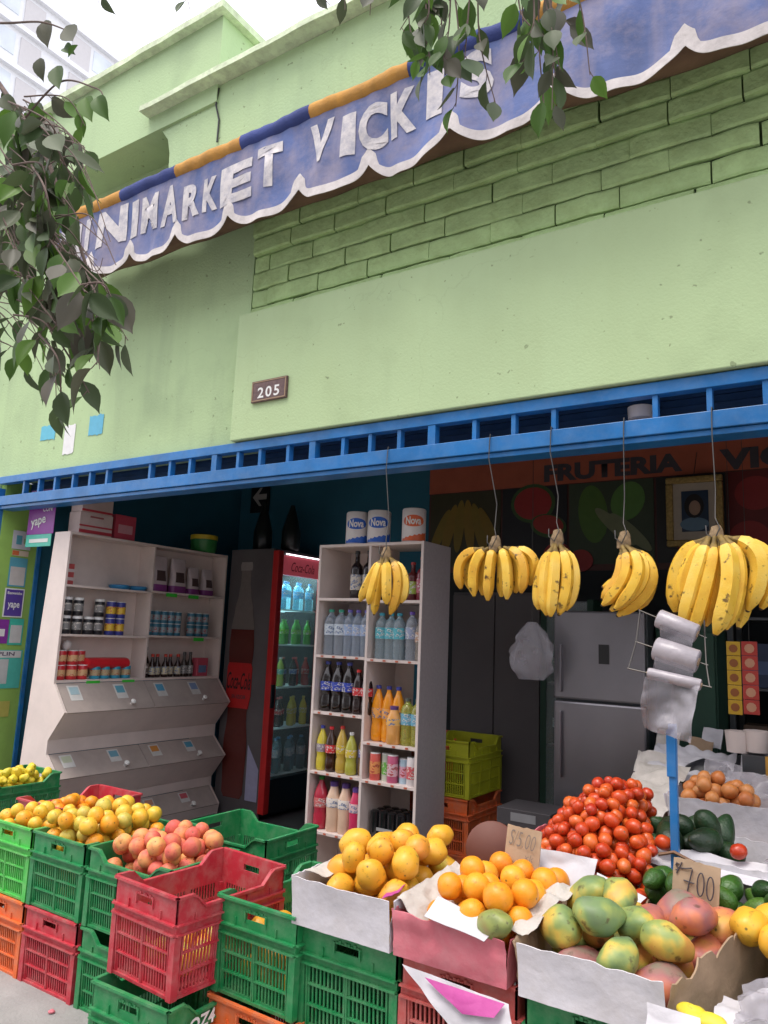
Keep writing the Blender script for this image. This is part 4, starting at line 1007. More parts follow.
bunch(624, 542, HY, 'banana bunch curling to the left with a ripe brown finger', [
    ((-.01, -.01, -.02), (.03, -.05, -.16), (-.085, -.03, -.24), .023, 'banana_ripe'),
    ((.01, -.01, -.02), (.19, -.04, -.14), (-.05, -.03, -.29), .024),
    ((.01, .01, -.02), (.23, .0, -.15), (-.03, .0, -.31), .024),
    ((.015, .02, -.02), (.17, .05, -.10), (.05, .03, -.28), .021),
    ((-.0, -.03, -.02), (.08, -.08, -.14), (-.075, -.06, -.27), .022), ((.0, .01, -.02), (.08, .0, -.17), (-.09, .0, -.19), .024, 'banana_ripe'), ((.015, -.03, -.02), (.15, -.08, -.12), (-.02, -.07, -.285), .022)], (624, 428), 1.0)
fs = [((-.03, 0, 0), (-.17, -.02, -.06), (-.15, -.01, -.28), .026), ((-.02, -.01, 0), (-.12, -.05, -.10), (-.115, -.03, -.25), .023),
      ((-.02, -.03, 0), (-.05, -.09, -.12), (-.115, -.06, -.33), .026), ((0, -.03, 0), (-.0, -.09, -.14), (-.085, -.06, -.36), .023),
      ((.01, -.01, 0), (.03, -.05, -.12), (-.04, -.03, -.33), .022, 'banana_ripe'), ((.02, -.04, 0), (.10, -.11, -.12), (.0, -.08, -.36), .027),
      ((.03, -.02, 0), (.13, -.06, -.10), (.03, -.05, -.34), .025), ((.03, 0, 0), (.22, -.02, -.03), (.10, -.01, -.27), .026),
      ((.03, .02, .0), (.27, .02, -.05), (.14, .03, -.26), .025), ((.02, .04, .0), (.12, .08, -.10), (.06, .05, -.33), .024), ((-.02, .04, .0), (-.10, .08, -.10), (-.08, .05, -.30), .024)]
bunch(716, 538, HY - .02, 'largest banana bunch hanging at the right edge', fs, (712, 420), 1.05)

# ------------------------------------------------------------------ packaged goods
def goods(kind, prof, parts, label, cat, group):
    """prof: outline of the body; parts: list of (name, profile, material); first is the body"""
    root = empty(kind, (0, 0, 0), label, cat, group)
    for nm, pr, m in parts:
        b = MB(); b.lathe(pr, 16); b.build(nm, m, root, True)
    return root
def bottle(kind, style, h, r, liq, lab, cap, label, cat='bottle', group=None, clear=False):
    lm = cmat(liq, 0.12, coat=0.3)
    if style == 'water': lm = cmat(tuple(min(1, v * 1.5) for v in liq), 0.08, trans=.75)
    r *= 1.1
    if style == 'soda':
        pr = [(r * .75, 0), (r * .97, h * .03), (r, h * .12), (r * .98, h * .26), (r * .86, h * .33), (r * .95, h * .4), (r, h * .52), (r * .98, h * .64), (r * .8, h * .75), (r * .5, h * .85), (r * .33, h * .91), (r * .33, h * .95)]
        lz = (h * .42, h * .6)
    elif style == 'water':
        pr = [(r * .85, 0), (r, h * .03), (r * .94, h * .08), (r, h * .13), (r * .93, h * .19), (r, h * .25), (r * .92, h * .32), (r, h * .4), (r, h * .72), (r * .86, h * .82), (r * .5, h * .88), (r * .36, h * .91), (r * .36, h * .95)]
        lz = (h * .44, h * .68)
    elif style == 'wine':
        pr = [(r * .9, 0), (r, h * .02), (r, h * .6), (r * .9, h * .68), (r * .4, h * .76), (r * .35, h * .95)]
        lz = (h * .18, h * .5)
    elif style == 'juice':
        pr = [(r * .85, 0), (r, h * .04), (r * .92, h * .3), (r, h * .5), (r, h * .66), (r * .62, h * .84), (r * .5, h * .92)]
        lz = (h * .5, h * .68)
    else:  # sauce
        pr = [(r * .9, 0), (r, h * .03), (r, h * .5), (r * .45, h * .72), (r * .38, h * .9)]
        lz = (h * .12, h * .46)
    def rad(z):
        for (a, c), (d, e) in zip(pr, pr[1:]):
            if c <= z <= e: return a + (d - a) * (z - c) / max(1e-6, e - c)
        return pr[-1][0]
    lp = [(rad(lz[0] + (lz[1] - lz[0]) * k / 4) + .0012, lz[0] + (lz[1] - lz[0]) * k / 4) for k in range(5)]
    tr = pr[-1][0] + .003
    parts = [('body', pr, lm), ('label', lp, lmat(lab, (.7, .68, .66) if sum(lab) < 1.3 else (.12, .2, .4))), ('cap', [(tr, pr[-1][1] - .002), (tr, h), (tr * .8, h + .002)], cmat(cap, .4))]
    return goods(kind, pr, parts, label, cat, group)
def can(kind, h, r, col, lid, label, cat='can', group=None, band=None):
    parts = [('body', [(r * .94, 0), (r, .004), (r, h - .005), (r * .95, h - .001)], cmat(col, .3)), ('lid', [(r * .97, h - .002), (r * .97, h + .003), (r * .9, h + .004)] if lid != 'cap' else [(r * 1.03, h - .014), (r * 1.03, h + .004), (r, h + .006)], cmat((.75, .75, .75), .3))]
    root = goods(kind, None, parts, label, cat, group)
    if band:
        b = MB(); b.lathe([(r + .001, h * .25), (r + .001, h * .7)], 16); b.build('label', lmat(band, (.7, .66, .6) if sum(band) < 1.0 else (.5, .05, .05)), root, True)
    return root
def place(proto, pts, first=[None]):
    used = proto.get('_u')
    for k, (x, y, z) in enumerate(pts):
        o = proto if not used else copy_tree(proto)
        if not used: used = 1; proto['_u'] = 1
        o.location = (x, y, z); o.rotation_euler = (0, 0, rnd.uniform(-.5, .5))
def carton_pack(kind, x, y, z, sx, sy, sz, col, label, cat, group=None, bands=(), rot=0, face='front', words=None):
    root = empty(kind, (x, y, z), label, cat, group, rot)
    b = MB(); b.box(-sx / 2, sx / 2, -sy / 2, sy / 2, 0, sz); b.build('box_body', cmat(col, .55), root, bevel=.003)
    for (z0, z1, c, inset) in bands:
        b = MB()
        if face == 'front': b.box(-sx / 2 + inset, sx / 2 - inset, -sy / 2 - .0025, -sy / 2 + .001, z0 * sz, z1 * sz)
        else: b.box(sx / 2 - .001, sx / 2 + .0025, -sy / 2 + inset, sy / 2 - inset, z0 * sz, z1 * sz)
        b.build('printed_panel', cmat(c, .5), root)
    return root

# ------------------------------------------------------------------ middle shelf
MX0, MX1, MY, MD, MT = -3.067, -2.27, 3.9, 0.34, 2.185
ms = empty('shelf_unit', (MX0, MY, 0), 'tall white open shelf of drinks facing the street in the middle of the shop', 'shelf')
t = .018; W = MX1 - MX0; mid = W * .495
def mpart(nm, x0, x1, y0, y1, z0, z1, m='white_board'): return box_obj(nm, M[m], ms, x0, x1, y0, y1, z0, z1, .0015)
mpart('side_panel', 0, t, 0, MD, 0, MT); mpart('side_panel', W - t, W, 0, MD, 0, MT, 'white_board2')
mpart('edge_strip', W - t, W, -.004, -.001, 0, MT); 
mpart('divider', mid, mid + t, 0.002, MD, .06, MT - t)
mpart('top_board', t, W - t, 0, MD, MT - t, MT)
Lz = [.41, .76, 1.123, 1.475, 1.838]; Rz = [.42, .755, .975, 1.469, 1.828]
for z in Lz: mpart('shelf_board', t, mid, 0.001, MD - .005, z - t, z)
for z in Rz: mpart('shelf_board', mid + t, W - t, 0.001, MD - .005, z - t, z)
mpart('shelf_board', t, W - t, .001, MD - .005, .06, .06 + t)
mpart('back_panel', t, mid, MD - .004, MD, 1.457, MT - t); mpart('back_panel', mid + t, W - t, MD - .004, MD, 1.457, 1.81)
mpart('back_panel', t, mid * .65, MD - .004, MD, .06, 1.45); mpart('back_panel', mid + t, mid + .16, MD - .004, MD, .06, 1.455)
for z, xo in [(z, t + .04) for z in Lz[:4]] + [(z, mid + t + .03) for z in Rz[:4]]:
    for k in range(4):
        b = MB(); b.box(xo + k * .09, xo + .02 + k * .09, -.003, -.0005, z - .014, z - .004); b.build('price_tag', cmat((.5, .12, .06), .5), ms)
def row(proto, xs, z, y=None, dy=0.0): place(proto, [(MX0 + x, MY + (y if y is not None else .07) + dy * (i % 2), z) for i, x in enumerate(xs)])
G = 'on the white middle shelf'
row(bottle('wine_bottle', 'wine', .31, .037, (.015, .008, .01), (.6, .55, .48), (.02, .02, .02), 'dark wine bottle with pale label in the top left bay ' + G, group='wine bottles on the top left bay'), [.24, .335], 1.838, .10)
row(bottle('wine_bottle', 'wine', .31, .036, (.02, .01, .012), (.5, .45, .4), (.5, .48, .45), 'dark bottle with silver neck in the top right bay behind the bananas'), [.44], 1.828, .1)
row(bottle('liquor_bottle', 'wine', .24, .034, (.12, .02, .02), (.35, .5, .08), (.4, .03, .03), 'red bottle with green label in the top right bay ' + G), [.655], 1.828, .12)
row(bottle('liquor_bottle', 'wine', .27, .034, (.2, .015, .03), (.45, .1, .15), (.6, .03, .03), 'red bottle with red cap at the right end of the top bay'), [.735], 1.828, .1)
wl = 'clear water bottle with green cap, second bay ' 
row(bottle('water_bottle', 'water', .29, .04, (.42, .48, .55), (.55, .62, .68), (.03, .3, .2), wl + G, group='water bottles with green caps'), [.075, .155], 1.475)
row(bottle('water_bottle', 'water', .29, .036, (.4, .48, .58), (.3, .4, .6), (.12, .1, .4), 'water bottle with purple cap in the second left bay ' + G, group='water bottles with purple caps'), [.225, .29, .355], 1.475)
row(bottle('water_bottle', 'water', .28, .037, (.4, .5, .55), (.08, .42, .5), (.04, .3, .4), 'water bottle with teal label in the second right bay ' + G, group='water bottles with teal labels'), [.47, .54, .6], 1.469)
row(bottle('water_bottle', 'water', .29, .036, (.45, .5, .56), (.3, .35, .5), (.12, .06, .35), 'water bottle with purple cap beside the right edge ' + G), [.69], 1.469)
row(bottle('water_bottle', 'water', .25, .03, (.5, .45, .4), (.5, .3, .2), (.3, .3, .35), 'small bottle at the right end of the second bay ' + G), [.75], 1.469)
row(bottle('soda_bottle', 'soda', .31, .042, (.012, .008, .008), (.03, .06, .4), (.05, .07, .35), 'large dark cola bottle with blue label and blue cap ' + G, group='cola bottles with blue caps'), [.07, .155, .24], 1.123)
row(bottle('soda_bottle', 'soda', .27, .034, (.02, .008, .008), (.6, .03, .04), (.6, .03, .03), 'dark cola bottle with red label and red cap ' + G, group='cola bottles with red caps'), [.32, .385], 1.123, .06)
row(bottle('soda_bottle', 'soda', .33, .038, (.8, .3, .01), (.85, .4, .1), (.04, .05, .3), 'orange soda bottle with blue cap ' + G, group='orange soda bottles'), [.455, .53, .6], .975, .09)
row(bottle('juice_bottle', 'juice', .22, .042, (.75, .36, .1), (.8, .45, .12), (.12, .05, .2), 'peach coloured juice bottle in front of the orange sodas'), [.60], .975, .045)
row(bottle('juice_bottle', 'water', .27, .038, (.62, .6, .12), (.15, .4, .55), (.1, .12, .1), 'pale yellow drink bottle with blue label ' + G, group='pale yellow drinks'), [.68, .75], .975, .07)
row(bottle('soda_bottle', 'soda', .27, .033, (.6, .5, .05), (.3, .25, .3), (.05, .06, .35), 'yellow soda bottle with blue cap in the fourth left bay'), [.06], .76, .06)
row(bottle('soda_bottle', 'soda', .27, .033, (.04, .015, .01), (.65, .03, .04), (.6, .03, .04), 'cola bottle with red label in the fourth left bay'), [.135], .76, .055)
row(bottle('soda_bottle', 'soda', .28, .034, (.5, .34, .06), (.6, .45, .05), (.6, .05, .04), 'golden soda bottle with red cap in the fourth left bay'), [.215], .76, .06)
row(bottle('soda_bottle', 'soda', .25, .034, (.4, .4, .06), (.65, .5, .05), (.6, .6, .6), 'golden soda bottle with white cap in the fourth left bay'), [.295], .76, .05)
row(bottle('soda_bottle', 'soda', .26, .033, (.2, .12, .06), (.1, .1, .4), (.6, .05, .05), 'brown soda bottle with blue label at the end of the fourth left bay'), [.37], .76, .08)
row(bottle('soda_bottle', 'soda', .31, .042, (.45, .03, .06), (.6, .15, .15), (.03, .3, .05), 'red soda bottle with green cap in the lowest left bay'), [.065], .41, .07)
row(bottle('yogurt_bottle', 'juice', .29, .043, (.72, .5, .36), (.75, .68, .62), (.1, .05, .22), 'cream drinkable yogurt bottle with purple cap in the lowest bay', group='cream yogurt bottles'), [.165, .255], .41, .07)
row(bottle('yogurt_bottle', 'juice', .28, .036, (.6, .04, .12), (.7, .5, .5), (.1, .05, .25), 'red drinkable yogurt bottle in the lowest left bay'), [.345], .41, .05)
for k, (x, c, c2) in enumerate(((.475, (.6, .1, .08), (.7, .3, .1)), (.54, (.55, .6, .5), (.15, .45, .08)), (.60, (.5, .1, .2), (.65, .45, .5)), (.665, (.4, .55, .65), (.65, .35, .45)), (.735, (.7, .65, .65), (.6, .1, .12)))):
    row(can('can', .155 if k != 3 else .14, .033, c, None, ('red', 'white and green', 'pink', 'pale blue', 'white and red')[k] + ' drink can in the short right bay ' + G, band=c2), [x], .755, .05 + .03 * (k % 2))
o = carton_pack('drink_pack', MX0 + .55, MY + .17, .42, .25, .22, .155, (.012, .012, .014), 'black shrink wrapped pack of cans in the lowest right bay', 'drink pack', bands=((.3, .42, (.3, .3, .3), .07),))
b = MB()
for k in range(4):
    for j in range(3): b.lathe([(.028, 0), (.03, .01), (.03, .146), (.02, .154)], 12, (-.09 + k * .06, -.075 + j * .065, .002))
for c in list(o.children):
    if c.name.startswith('box_body'): bpy.data.objects.remove(c)
b.build('can', cmat((.012, .012, .014), .2, coat=.5), o, True)
# paper towel rolls
def towel(x, y, col, lab):
    root = empty('towel_roll', (x, y, MT + .001), lab, 'paper towel')
    r, h = .075, .215
    b = MB(); b.lathe([(r * .96, 0), (r, .006), (r, h - .008), (r * .93, h), (r * .3, h - .001)], 28); b.build('roll', cmat((.72, .68, .68), .55), root, True)
    def cyl_patch(nm, col_, f, a0, a1, off):
        b = MB(); vs = []; n, m_ = 20, 8
        for i in range(n + 1):
            a = a0 + (a1 - a0) * i / n
            z0, z1 = f(i / n)
            for j in range(m_ + 1):
                z = z0 + (z1 - z0) * j / m_; vs.append(((r + off) * math.cos(a), (r + off) * math.sin(a), z))
        b.add(vs, [(i * (m_ + 1) + j, (i + 1) * (m_ + 1) + j, (i + 1) * (m_ + 1) + j + 1, i * (m_ + 1) + j + 1) for i in range(n) for j in range(m_)])
        return b.build(nm, cmat(col_, .45), root, True)
    c0 = math.radians(-62)   # printed side turned towards the street corner
    cyl_patch('printed_badge', col, lambda u: (h * .62 - h * .17 * math.sqrt(max(0, 1 - (2 * u - 1) ** 2)), h * .62 + h * .17 * math.sqrt(max(0, 1 - (2 * u - 1) ** 2))), c0 - .95, c0 + .95, .0012)
    cyl_patch('printed_wave', col, lambda u: (.008, h * (.10 + .20 * u + .02 * math.sin(u * 40))), c0 - 1.1, c0 + 1.3, .0012)
    tx = text('Nova', .098, .05, M['white'], None, Matrix.Identity(4), .03)
    for v in tx.data.vertices:
        a = c0 + v.co.x / r; z = v.co.y + h * .625; v.co = Vector(((r + .0028) * math.cos(a), (r + .0028) * math.sin(a), z))
    tx.parent = root
    return root
towel(MX0 + .235, MY + .09, (.02, .12, .55), 'left white paper towel roll with blue print on top of the shelf')
towel(MX0 + .405, MY + .09, (.02, .12, .55), 'second white paper towel roll with blue print, behind the hook wire')
towel(MX0 + .66, MY + .10, (.7, .13, .04), 'white paper towel roll with orange print on top of the shelf')

# ------------------------------------------------------------------ red cola fridge
FX0, FX1, FY0, FY1, FH = -5.10, -4.57, 5.15, 5.86, 2.36
cf = empty('drinks_fridge', (FX0, FY0, 0), 'tall dark drinks fridge with red door frame and cola bottle print', 'fridge')
fw, fd = FX1 - FX0, FY1 - FY0
def fp(nm, m, *a, bevel=0.0): return box_obj(nm, m, cf, *a, bevel)
fp('side_panel', M['coke_side'], 0, fw, 0, .02, 0, FH, bevel=.004)
fp('back_panel', M['white'], 0, .02, .021, fd, .3, FH - .05)
fp('side_panel', M['black'], 0, fw, fd - .02, fd, 0, FH)
fp('base', M['black'], 0.021, fw - .01, .021, fd - .021, 0.02, .30)
fp('top_box', M['black'], 0.021, fw, .021, fd - .021, FH - .14, FH)
fp('door_frame', M['red_paint'], fw + .001, fw + .07, -.012, .06, .06, FH - .02, bevel=.006)
fp('door_frame', M['red_paint'], fw + .001, fw + .07, fd - .06, fd, .06, FH - .02, bevel=.006)
fp('lower_grille', M['black'], fw + .002, fw + .06, .061, fd - .061, .06, .34)
h_ = fp('header', M['header'], fw + .002, fw + .055, .061, fd - .061, FH - .23, FH - .055)
text('Coca-Cola', .34, .085, cmat((.2, .02, .03), .5), cf, RIGHT(fw + .0565, fd / 2, FH - .15), .0, .35)
b = MB(); b.box(fw + .056, fw + .066, .10, fd - .08, FH - .048, FH - .036); b.build('led_strip', M['led'], cf)
fp('glass', M['glass'], fw + .030, fw + .034, .061, fd - .061, .35, FH - .235)
fp('handle', M['black'], fw + .071, fw + .085, -.01, .03, .95, 1.15)
SZ = [.36, .76, 1.12, 1.5, 1.82]
for z in SZ:
    b = MB(); b.box(fw - .012, fw - .002, .022, fd - .022, z - .014, z); b.box(.10, .11, .022, fd - .022, z - .014, z - .001)
    for k in range(20): b.box(.111, fw - .0121, .03 + k * .0335, .036 + k * .0335, z - .006, z - .001)
    b.build('shelf_board', M['rail'], cf)
for y_ in (.024,):
    b = MB(); b.box(fw - .04, fw - .025, y_, y_ + .012, .4, FH - .26); b.build('led_strip', M['led_in'], cf)
b = MB(); b.box(.08, fw - .05, .05, fd - .05, FH - .148, FH - .142); b.build('led_strip', M['led_in'], cf)
# printed bottle on the street side
def outl(cx, prof0):
    prof = []
    for (r0, z0), (r1, z1) in zip(prof0, prof0[1:]):
        for k in range(6):
            q = k / 6; e = (1 - math.cos(q * PI)) / 2; prof.append((r0 + (r1 - r0) * e, z0 + (z1 - z0) * q))
    prof.append(prof0[-1])
    return [(cx - r, -.003, z) for r, z in prof] + [(cx + r, -.003, z) for r, z in reversed(prof)]
bx = fw * .40
b = MB(); b.poly(outl(bx, [(.10, .15), (.125, .2), (.14, .6), (.115, .85), (.125, 1.15), (.15, 1.45), (.14, 1.62)]), .0025, (0, -1, 0)); b.build('printed_cola', cmat((.12, .025, .02), .25), cf)
b = MB(); b.poly(outl(bx, [(.141, 1.621), (.11, 1.8), (.075, 1.95), (.06, 2.05), (.058, 2.16)]), .0025, (0, -1, 0)); b.build('printed_neck', cmat((.2, .17, .16), .4), cf)
b = MB(); b.poly(outl(bx, [(.07, 2.161), (.075, 2.2), (.066, 2.24)]), .0025, (0, -1, 0)); b.build('printed_rim', cmat((.3, .27, .26), .4), cf)
b = MB(); b.poly(outl(bx, [(.128, .92), (.15, 1.05), (.15, 1.28), (.135, 1.32)]), .0055, (0, -1, 0)); b.build('printed_label', cmat((.5, .02, .02), .4), cf)
text('Coca-Cola', .29, .15, M['black'], cf, FRONT(bx + .0, -.0095, 1.16), .01, .35)
text('SIN AZUCAR', .17, .035, M['ink'], cf, FRONT(bx + .01, -.010, 1.02), .02)
b = MB(); b.add([(fw - .16, -.003, .15), (fw - .02, -.003, .15), (fw - .02, -.003, .42), (fw - .16, -.003, .62)], [(0, 1, 2, 3)]); b.build('printed_corner', cmat((.35, .35, .5), .5), cf)
rowsF = [
 (1.82, [('water_bottle', 'water', .26, .036, (.25, .5, .6), (.1, .35, .6), (.1, .3, .6), 'water bottle')]),
 (1.5, [('soda_bottle', 'soda', .23, .034, (.1, .4, .06), (.2, .5, .05), (.1, .3, .05), 'green soda bottle')]),
 (1.12, [('soda_bottle', 'soda', .26, .033, (.3, .4, .05), (.1, .35, .3), (.5, .5, .5), 'lime soda bottle'), ('soda_bottle', 'soda', .26, .033, (.03, .01, .01), (.1, .15, .4), (.5, .05, .05), 'dark soda bottle'), ('soda_bottle', 'soda', .26, .035, (.35, .03, .03), (.5, .05, .05), (.5, .05, .05), 'red soda bottle')]),
 (.76, [('soda_bottle', 'soda', .26, .036, (.03, .01, .01), (.5, .03, .03), (.5, .04, .04), 'cola bottle'), ('soda_bottle', 'soda', .26, .033, (.6, .5, .05), (.5, .45, .05), (.5, .45, .05), 'yellow soda bottle')]),
 (.36, [('water_bottle', 'water', .30, .036, (.15, .25, .3), (.3, .35, .4), (.05, .2, .4), 'clear bottle')])]
pos = {0: 'top', 1: 'second', 2: 'third', 3: 'fourth', 4: 'lowest'}
for ri, (z, ks) in enumerate(rowsF):
    n = 7
    protos = [bottle(k[0], k[1], k[2], k[3], k[4], k[5], k[6], k[7] + ' behind the glass on the ' + pos[ri] + ' shelf of the red fridge', group=k[7] + 's on the ' + pos[ri] + ' fridge shelf') for k in ks]
    for i in range(n):
        pr = protos[min(len(ks) - 1, i * len(ks) // n)]
        place(pr, [(FX0 + fw - .06 - .05 * (i % 2), FY0 + .07 + i * (fd - .12) / (n - .5), z)])

# ------------------------------------------------------------------ left shelf with grain bins
SX, SY0, SY1, ST = -5.10, 3.43, 5.10, 2.30
ls = empty('shelf_unit', (SX, SY0, 0), 'white grocery shelf with sloping lidded bins along the left wall', 'shelf')
prof = [(-.19, 2.30), (0, 2.30), (0, 1.17), (.165, .975), (0, .765), (0, .665), (.155, .515), (0, .31), (0, .235), (.12, .1), (.1, .0), (-.34, 0), (-.29, .9), (-.27, 1.25)]
SL = SY1 - SY0
for k, y in ((0, 0), (1, SL - .018)):
    b = MB(); b.poly([(x, y, z) for x, z in prof], .018, (0, 1, 0)); b.build('side_panel', M['white_board'], ls)
b = MB(); b.poly([(-.19, .019, 1.2), (-.19, SL - .019, 1.2), (-.19, SL - .019, 2.29), (-.19, .019, 2.29)], .01, (1, 0, 0)); b.build('back_panel', M['white_board'], ls)
b = MB(); b.box(-.18, -.001, .019, SL - .019, 2.282, 2.299); b.build('top_board', M['white_board'], ls)
dv = 4.20 - SY0 + .05
box_obj('divider', M['white_board'], ls, -.179, -.002, dv - .009, dv + .009, 1.19, 2.281)
for z in (1.9, 1.53): box_obj('shelf_board', M['white_board'], ls, -.179, -.001, .019, dv - .01, z - .016, z)
for z in (1.91, 1.54): box_obj('shelf_board', M['white_board'], ls, -.179, -.001, dv + .01, SL - .019, z - .016, z)
box_obj('shelf_board', M['white_board'], ls, -.265, .003, .019, SL - .019, 1.172, 1.19)
def slab(nm, xa, za, xb, zb2, y0, y1, m, th=.012):
    d = Vector((xb - xa, 0, zb2 - za)).normalized(); nn = Vector((-d.z, 0, d.x))
    if nn.x < 0: nn = -nn
    b = MB(); b.poly([(xa, y0, za), (xb, y0, zb2), (xb, y1, zb2), (xa, y1, za)], -th, nn); return b.build(nm, m, ls)
for (xa, za, xb, zb2, xc, zc, xd, zd) in ((0, 1.168, .165, .975, 0, .765, 0, .667), (0, .663, .155, .515, 0, .31, 0, .237), (0, .233, .12, .1, .1, .02, .1, .01)):
    slab('bin_front', xb, zb2 - .003, xc, zc, .019, SL - .019, M['white_board'])
    slab('bin_lip', xc, zc - .001, xd, zd, .019, SL - .019, M['white_board'])
    segs = [.019, dv, SL - .019]
    for k in range(2):
        l_ = slab('bin_lid', xa, za, xb + .006, zb2 - .004, segs[k] + .004, segs[k + 1] - .004, M['lid_board'])
    # price cards and knobs on the lids
    d = Vector((xb - xa, 0, zb2 - za)); nn = Vector((-d.z, 0, d.x)).normalized()
    if nn.z < 0: nn = -nn
    cols = [(.35, .5, .55), (.12, .35, .45), (.1, .35, .55), (.2, .3, .5)] if za > 1 else ([(.5, .55, .4), (.15, .35, .45), (.6, .25, .05), (.1, .35, .5)] if za > .5 else [(.6, .3, .2), (.6, .1, .12), (.6, .3, .2), (.6, .12, .15)])
    for k, yy in enumerate((.09, .50, .90, 1.27)):
        b = MB(); p = Vector((xa, yy, za))
        q0 = p + d * .10 + nn * .001; q1 = p + d * .62 + nn * .001
        b.poly([q0, q1, q1 + Vector((0, .10, 0)), q0 + Vector((0, .10, 0))], .002, nn)
        pc = b.build('price_card', cmat((.6, .6, .58), .5), ls)
        b = MB(); q0 = p + d * .16 + nn * .0035; q1 = p + d * .42 + nn * .0035
        b.poly([q0 + Vector((0, .012, 0)), q1 + Vector((0, .012, 0)), q1 + Vector((0, .088, 0)), q0 + Vector((0, .088, 0))], .001, nn); b.build('printed_panel', cmat(cols[k], .5), pc)
    for yy in (.60, 1.36):
        p = Vector((xa, yy, za)) + d * .84
        b = MB(); b.tube([p, p + nn * .02, p + nn * .035, p + nn * .045], [.01, .012, .022, .014], 12); b.build('knob', M['white'], ls, True)
def LP(y, z, x=-.07): return (SX + x, SY0 + y, z)
GL = 'on the left grocery shelf'
place(can('tin', .13, .038, (.02, .02, .025), 'cap', 'black tin with white lid on the middle left bay', group='black tins with white lids', band=(.25, .25, .25)),
      [LP(.085, 1.531), LP(.085, 1.672), LP(.185, 1.531), LP(.185, 1.672), LP(.285, 1.531), LP(.375, 1.531), LP(.375, 1.672)])
place(can('tin', .13, .04, (.05, .06, .3), None, 'yellow and blue tin in the middle left bay', group='yellow and blue tins', band=(.75, .5, .05)),
      [LP(.485, 1.531), LP(.485, 1.665), LP(.575, 1.531), LP(.575, 1.665)])
place(can('tin', .105, .042, (.55, .03, .04), None, 'red tin stacked at the left end of the lowest bay', group='red tins', band=(.65, .4, .2)),
      [LP(.08, 1.191), LP(.08, 1.30), LP(.18, 1.191), LP(.18, 1.30), LP(.275, 1.191), LP(.275, 1.30, -.12)])
place(can('tin', .1, .042, (.03, .3, .45), None, 'blue tuna tin under the red tray', group='blue tins in the lowest bay', band=(.45, .35, .2)),
      [LP(.39, 1.191), LP(.48, 1.191), LP(.58, 1.191), LP(.68, 1.191)])
b = MB(); b.tube([(0, -.2, .02), (0, -.19, .02), (0, .19, .02), (0, .2, .02)], [.02, .06, .06, .02], 12)
o = b.build('red_tray', cmat((.6, .02, .03), .35), None, True); o.location = LP(.49, 1.293, -.08); o.scale = (1, 1, .75); tag(o, 'red oval plastic tray lying across the blue tins', 'tray')
for k in range(6):
    pass
place(can('tin', .1, .035, (.05, .2, .3), None, 'blue grey milk tin in the right middle bay', group='blue milk tins', band=(.3, .38, .42)),
      [LP(dv + .05 + .078 * k, 1.541 + .104 * j) for k in range(5) for j in (0, 1)] + [LP(dv + .52 + .085 * k, 1.541 + .104 * j) for k in range(3) for j in (0, 1)])
for k, yy in enumerate((dv + .12, dv + .33, dv + .51, dv + .68)):
    root = empty('food_bag', LP(yy, 1.911, -.08), ('first', 'second', 'third', 'fourth')[k] + ' upright white and purple bag from the left in the top right bay', 'bag', 'food bags in the top right bay')
    h = .30 if k < 2 else .24; wdt = .17 if k < 2 else .13; b = MB(); vs = []; n = 10
    for j in range(n + 1):
        v = j / n; tw = wdt * (1 - .12 * v + .06 * math.sin(v * 9)); th = .05 * (1 - v ** 2 * .92)
        for a in range(16):
            an = 2 * PI * a / 16; c_, s_ = math.cos(an), math.sin(an)
            vs.append((th * math.copysign(abs(c_) ** .7, c_), tw / 2 * math.copysign(abs(s_) ** .5, s_), v * h))
    fs2 = [(j * 16 + a, j * 16 + (a + 1) % 16, (j + 1) * 16 + (a + 1) % 16, (j + 1) * 16 + a) for j in range(n) for a in range(16)] + [tuple(reversed(range(16))), tuple(n * 16 + a for a in range(16))]
    b.add(vs, fs2); bb = b.build('bag_body', cmat((.6, .52, .54), .4, bump=.3), root, True)
    for f_ in bb.data.polygons: pass
    bb.data.materials.append(cmat((.25, .05, .25), .4)); bb.data.materials.append(cmat((.08, .05, .05), .5))
    for f_ in bb.data.polygons:
        zc = f_.center.z / h
        if zc < .22: f_.material_index = 1
        elif .32 < zc < .62 and f_.center.x > 0.02 and abs(f_.center.y) < wdt * .3: f_.material_index = 2
place(bottle('sauce_bottle', 'sauce', .25, .033, (.02, .012, .01), (.15, .12, .1), (.02, .02, .02), 'tall dark sauce bottle beside the divider in the lowest bay'), [LP(dv + .05, 1.191)])
place(bottle('sauce_bottle', 'sauce', .19, .028, (.03, .012, .01), (.55, .5, .35), (.55, .05, .03), 'small sauce bottle with red cap ' + GL, group='sauce bottles with red caps'), [LP(dv + .12 + .07 * k, 1.191, -.06 - .02 * (k % 2)) for k in range(5)])
place(bottle('sauce_bottle', 'sauce', .21, .028, (.03, .02, .015), (.2, .2, .2), (.05, .05, .05), 'dark sauce bottle with black cap ' + GL, group='sauce bottles with black caps'), [LP(dv + .48, 1.191), LP(dv + .55, 1.191)])
carton_pack('carton', *LP(dv + .67, 1.191), .07, .13, .16, (.5, .08, .12), 'pink and blue carton at the right end of the lowest bay', 'carton', bands=((.2, .6, (.1, .2, .35), .02),), face='right')
carton_pack('carton', *LP(.06, 1.901, -.1), .08, .10, .16, (.45, .08, .08), 'small red carton in the top left bay', 'carton', bands=((.2, .35, (.6, .5, .5), .0), (.6, .75, (.6, .5, .5), .0)), face='right')
for k in (0, 1):
    b = MB(); b.lathe([(.07, 0), (.085, .02), (.085, .03), (.08, .035)], 20); o = b.build('plate_stack', cmat((.03, .22, .45), .4), None, True); o.location = LP(.56 + .17 * k, 1.901, -.09)
    tag(o, ('left' if k == 0 else 'right') + ' low blue plastic dish in the top left bay', 'dish')
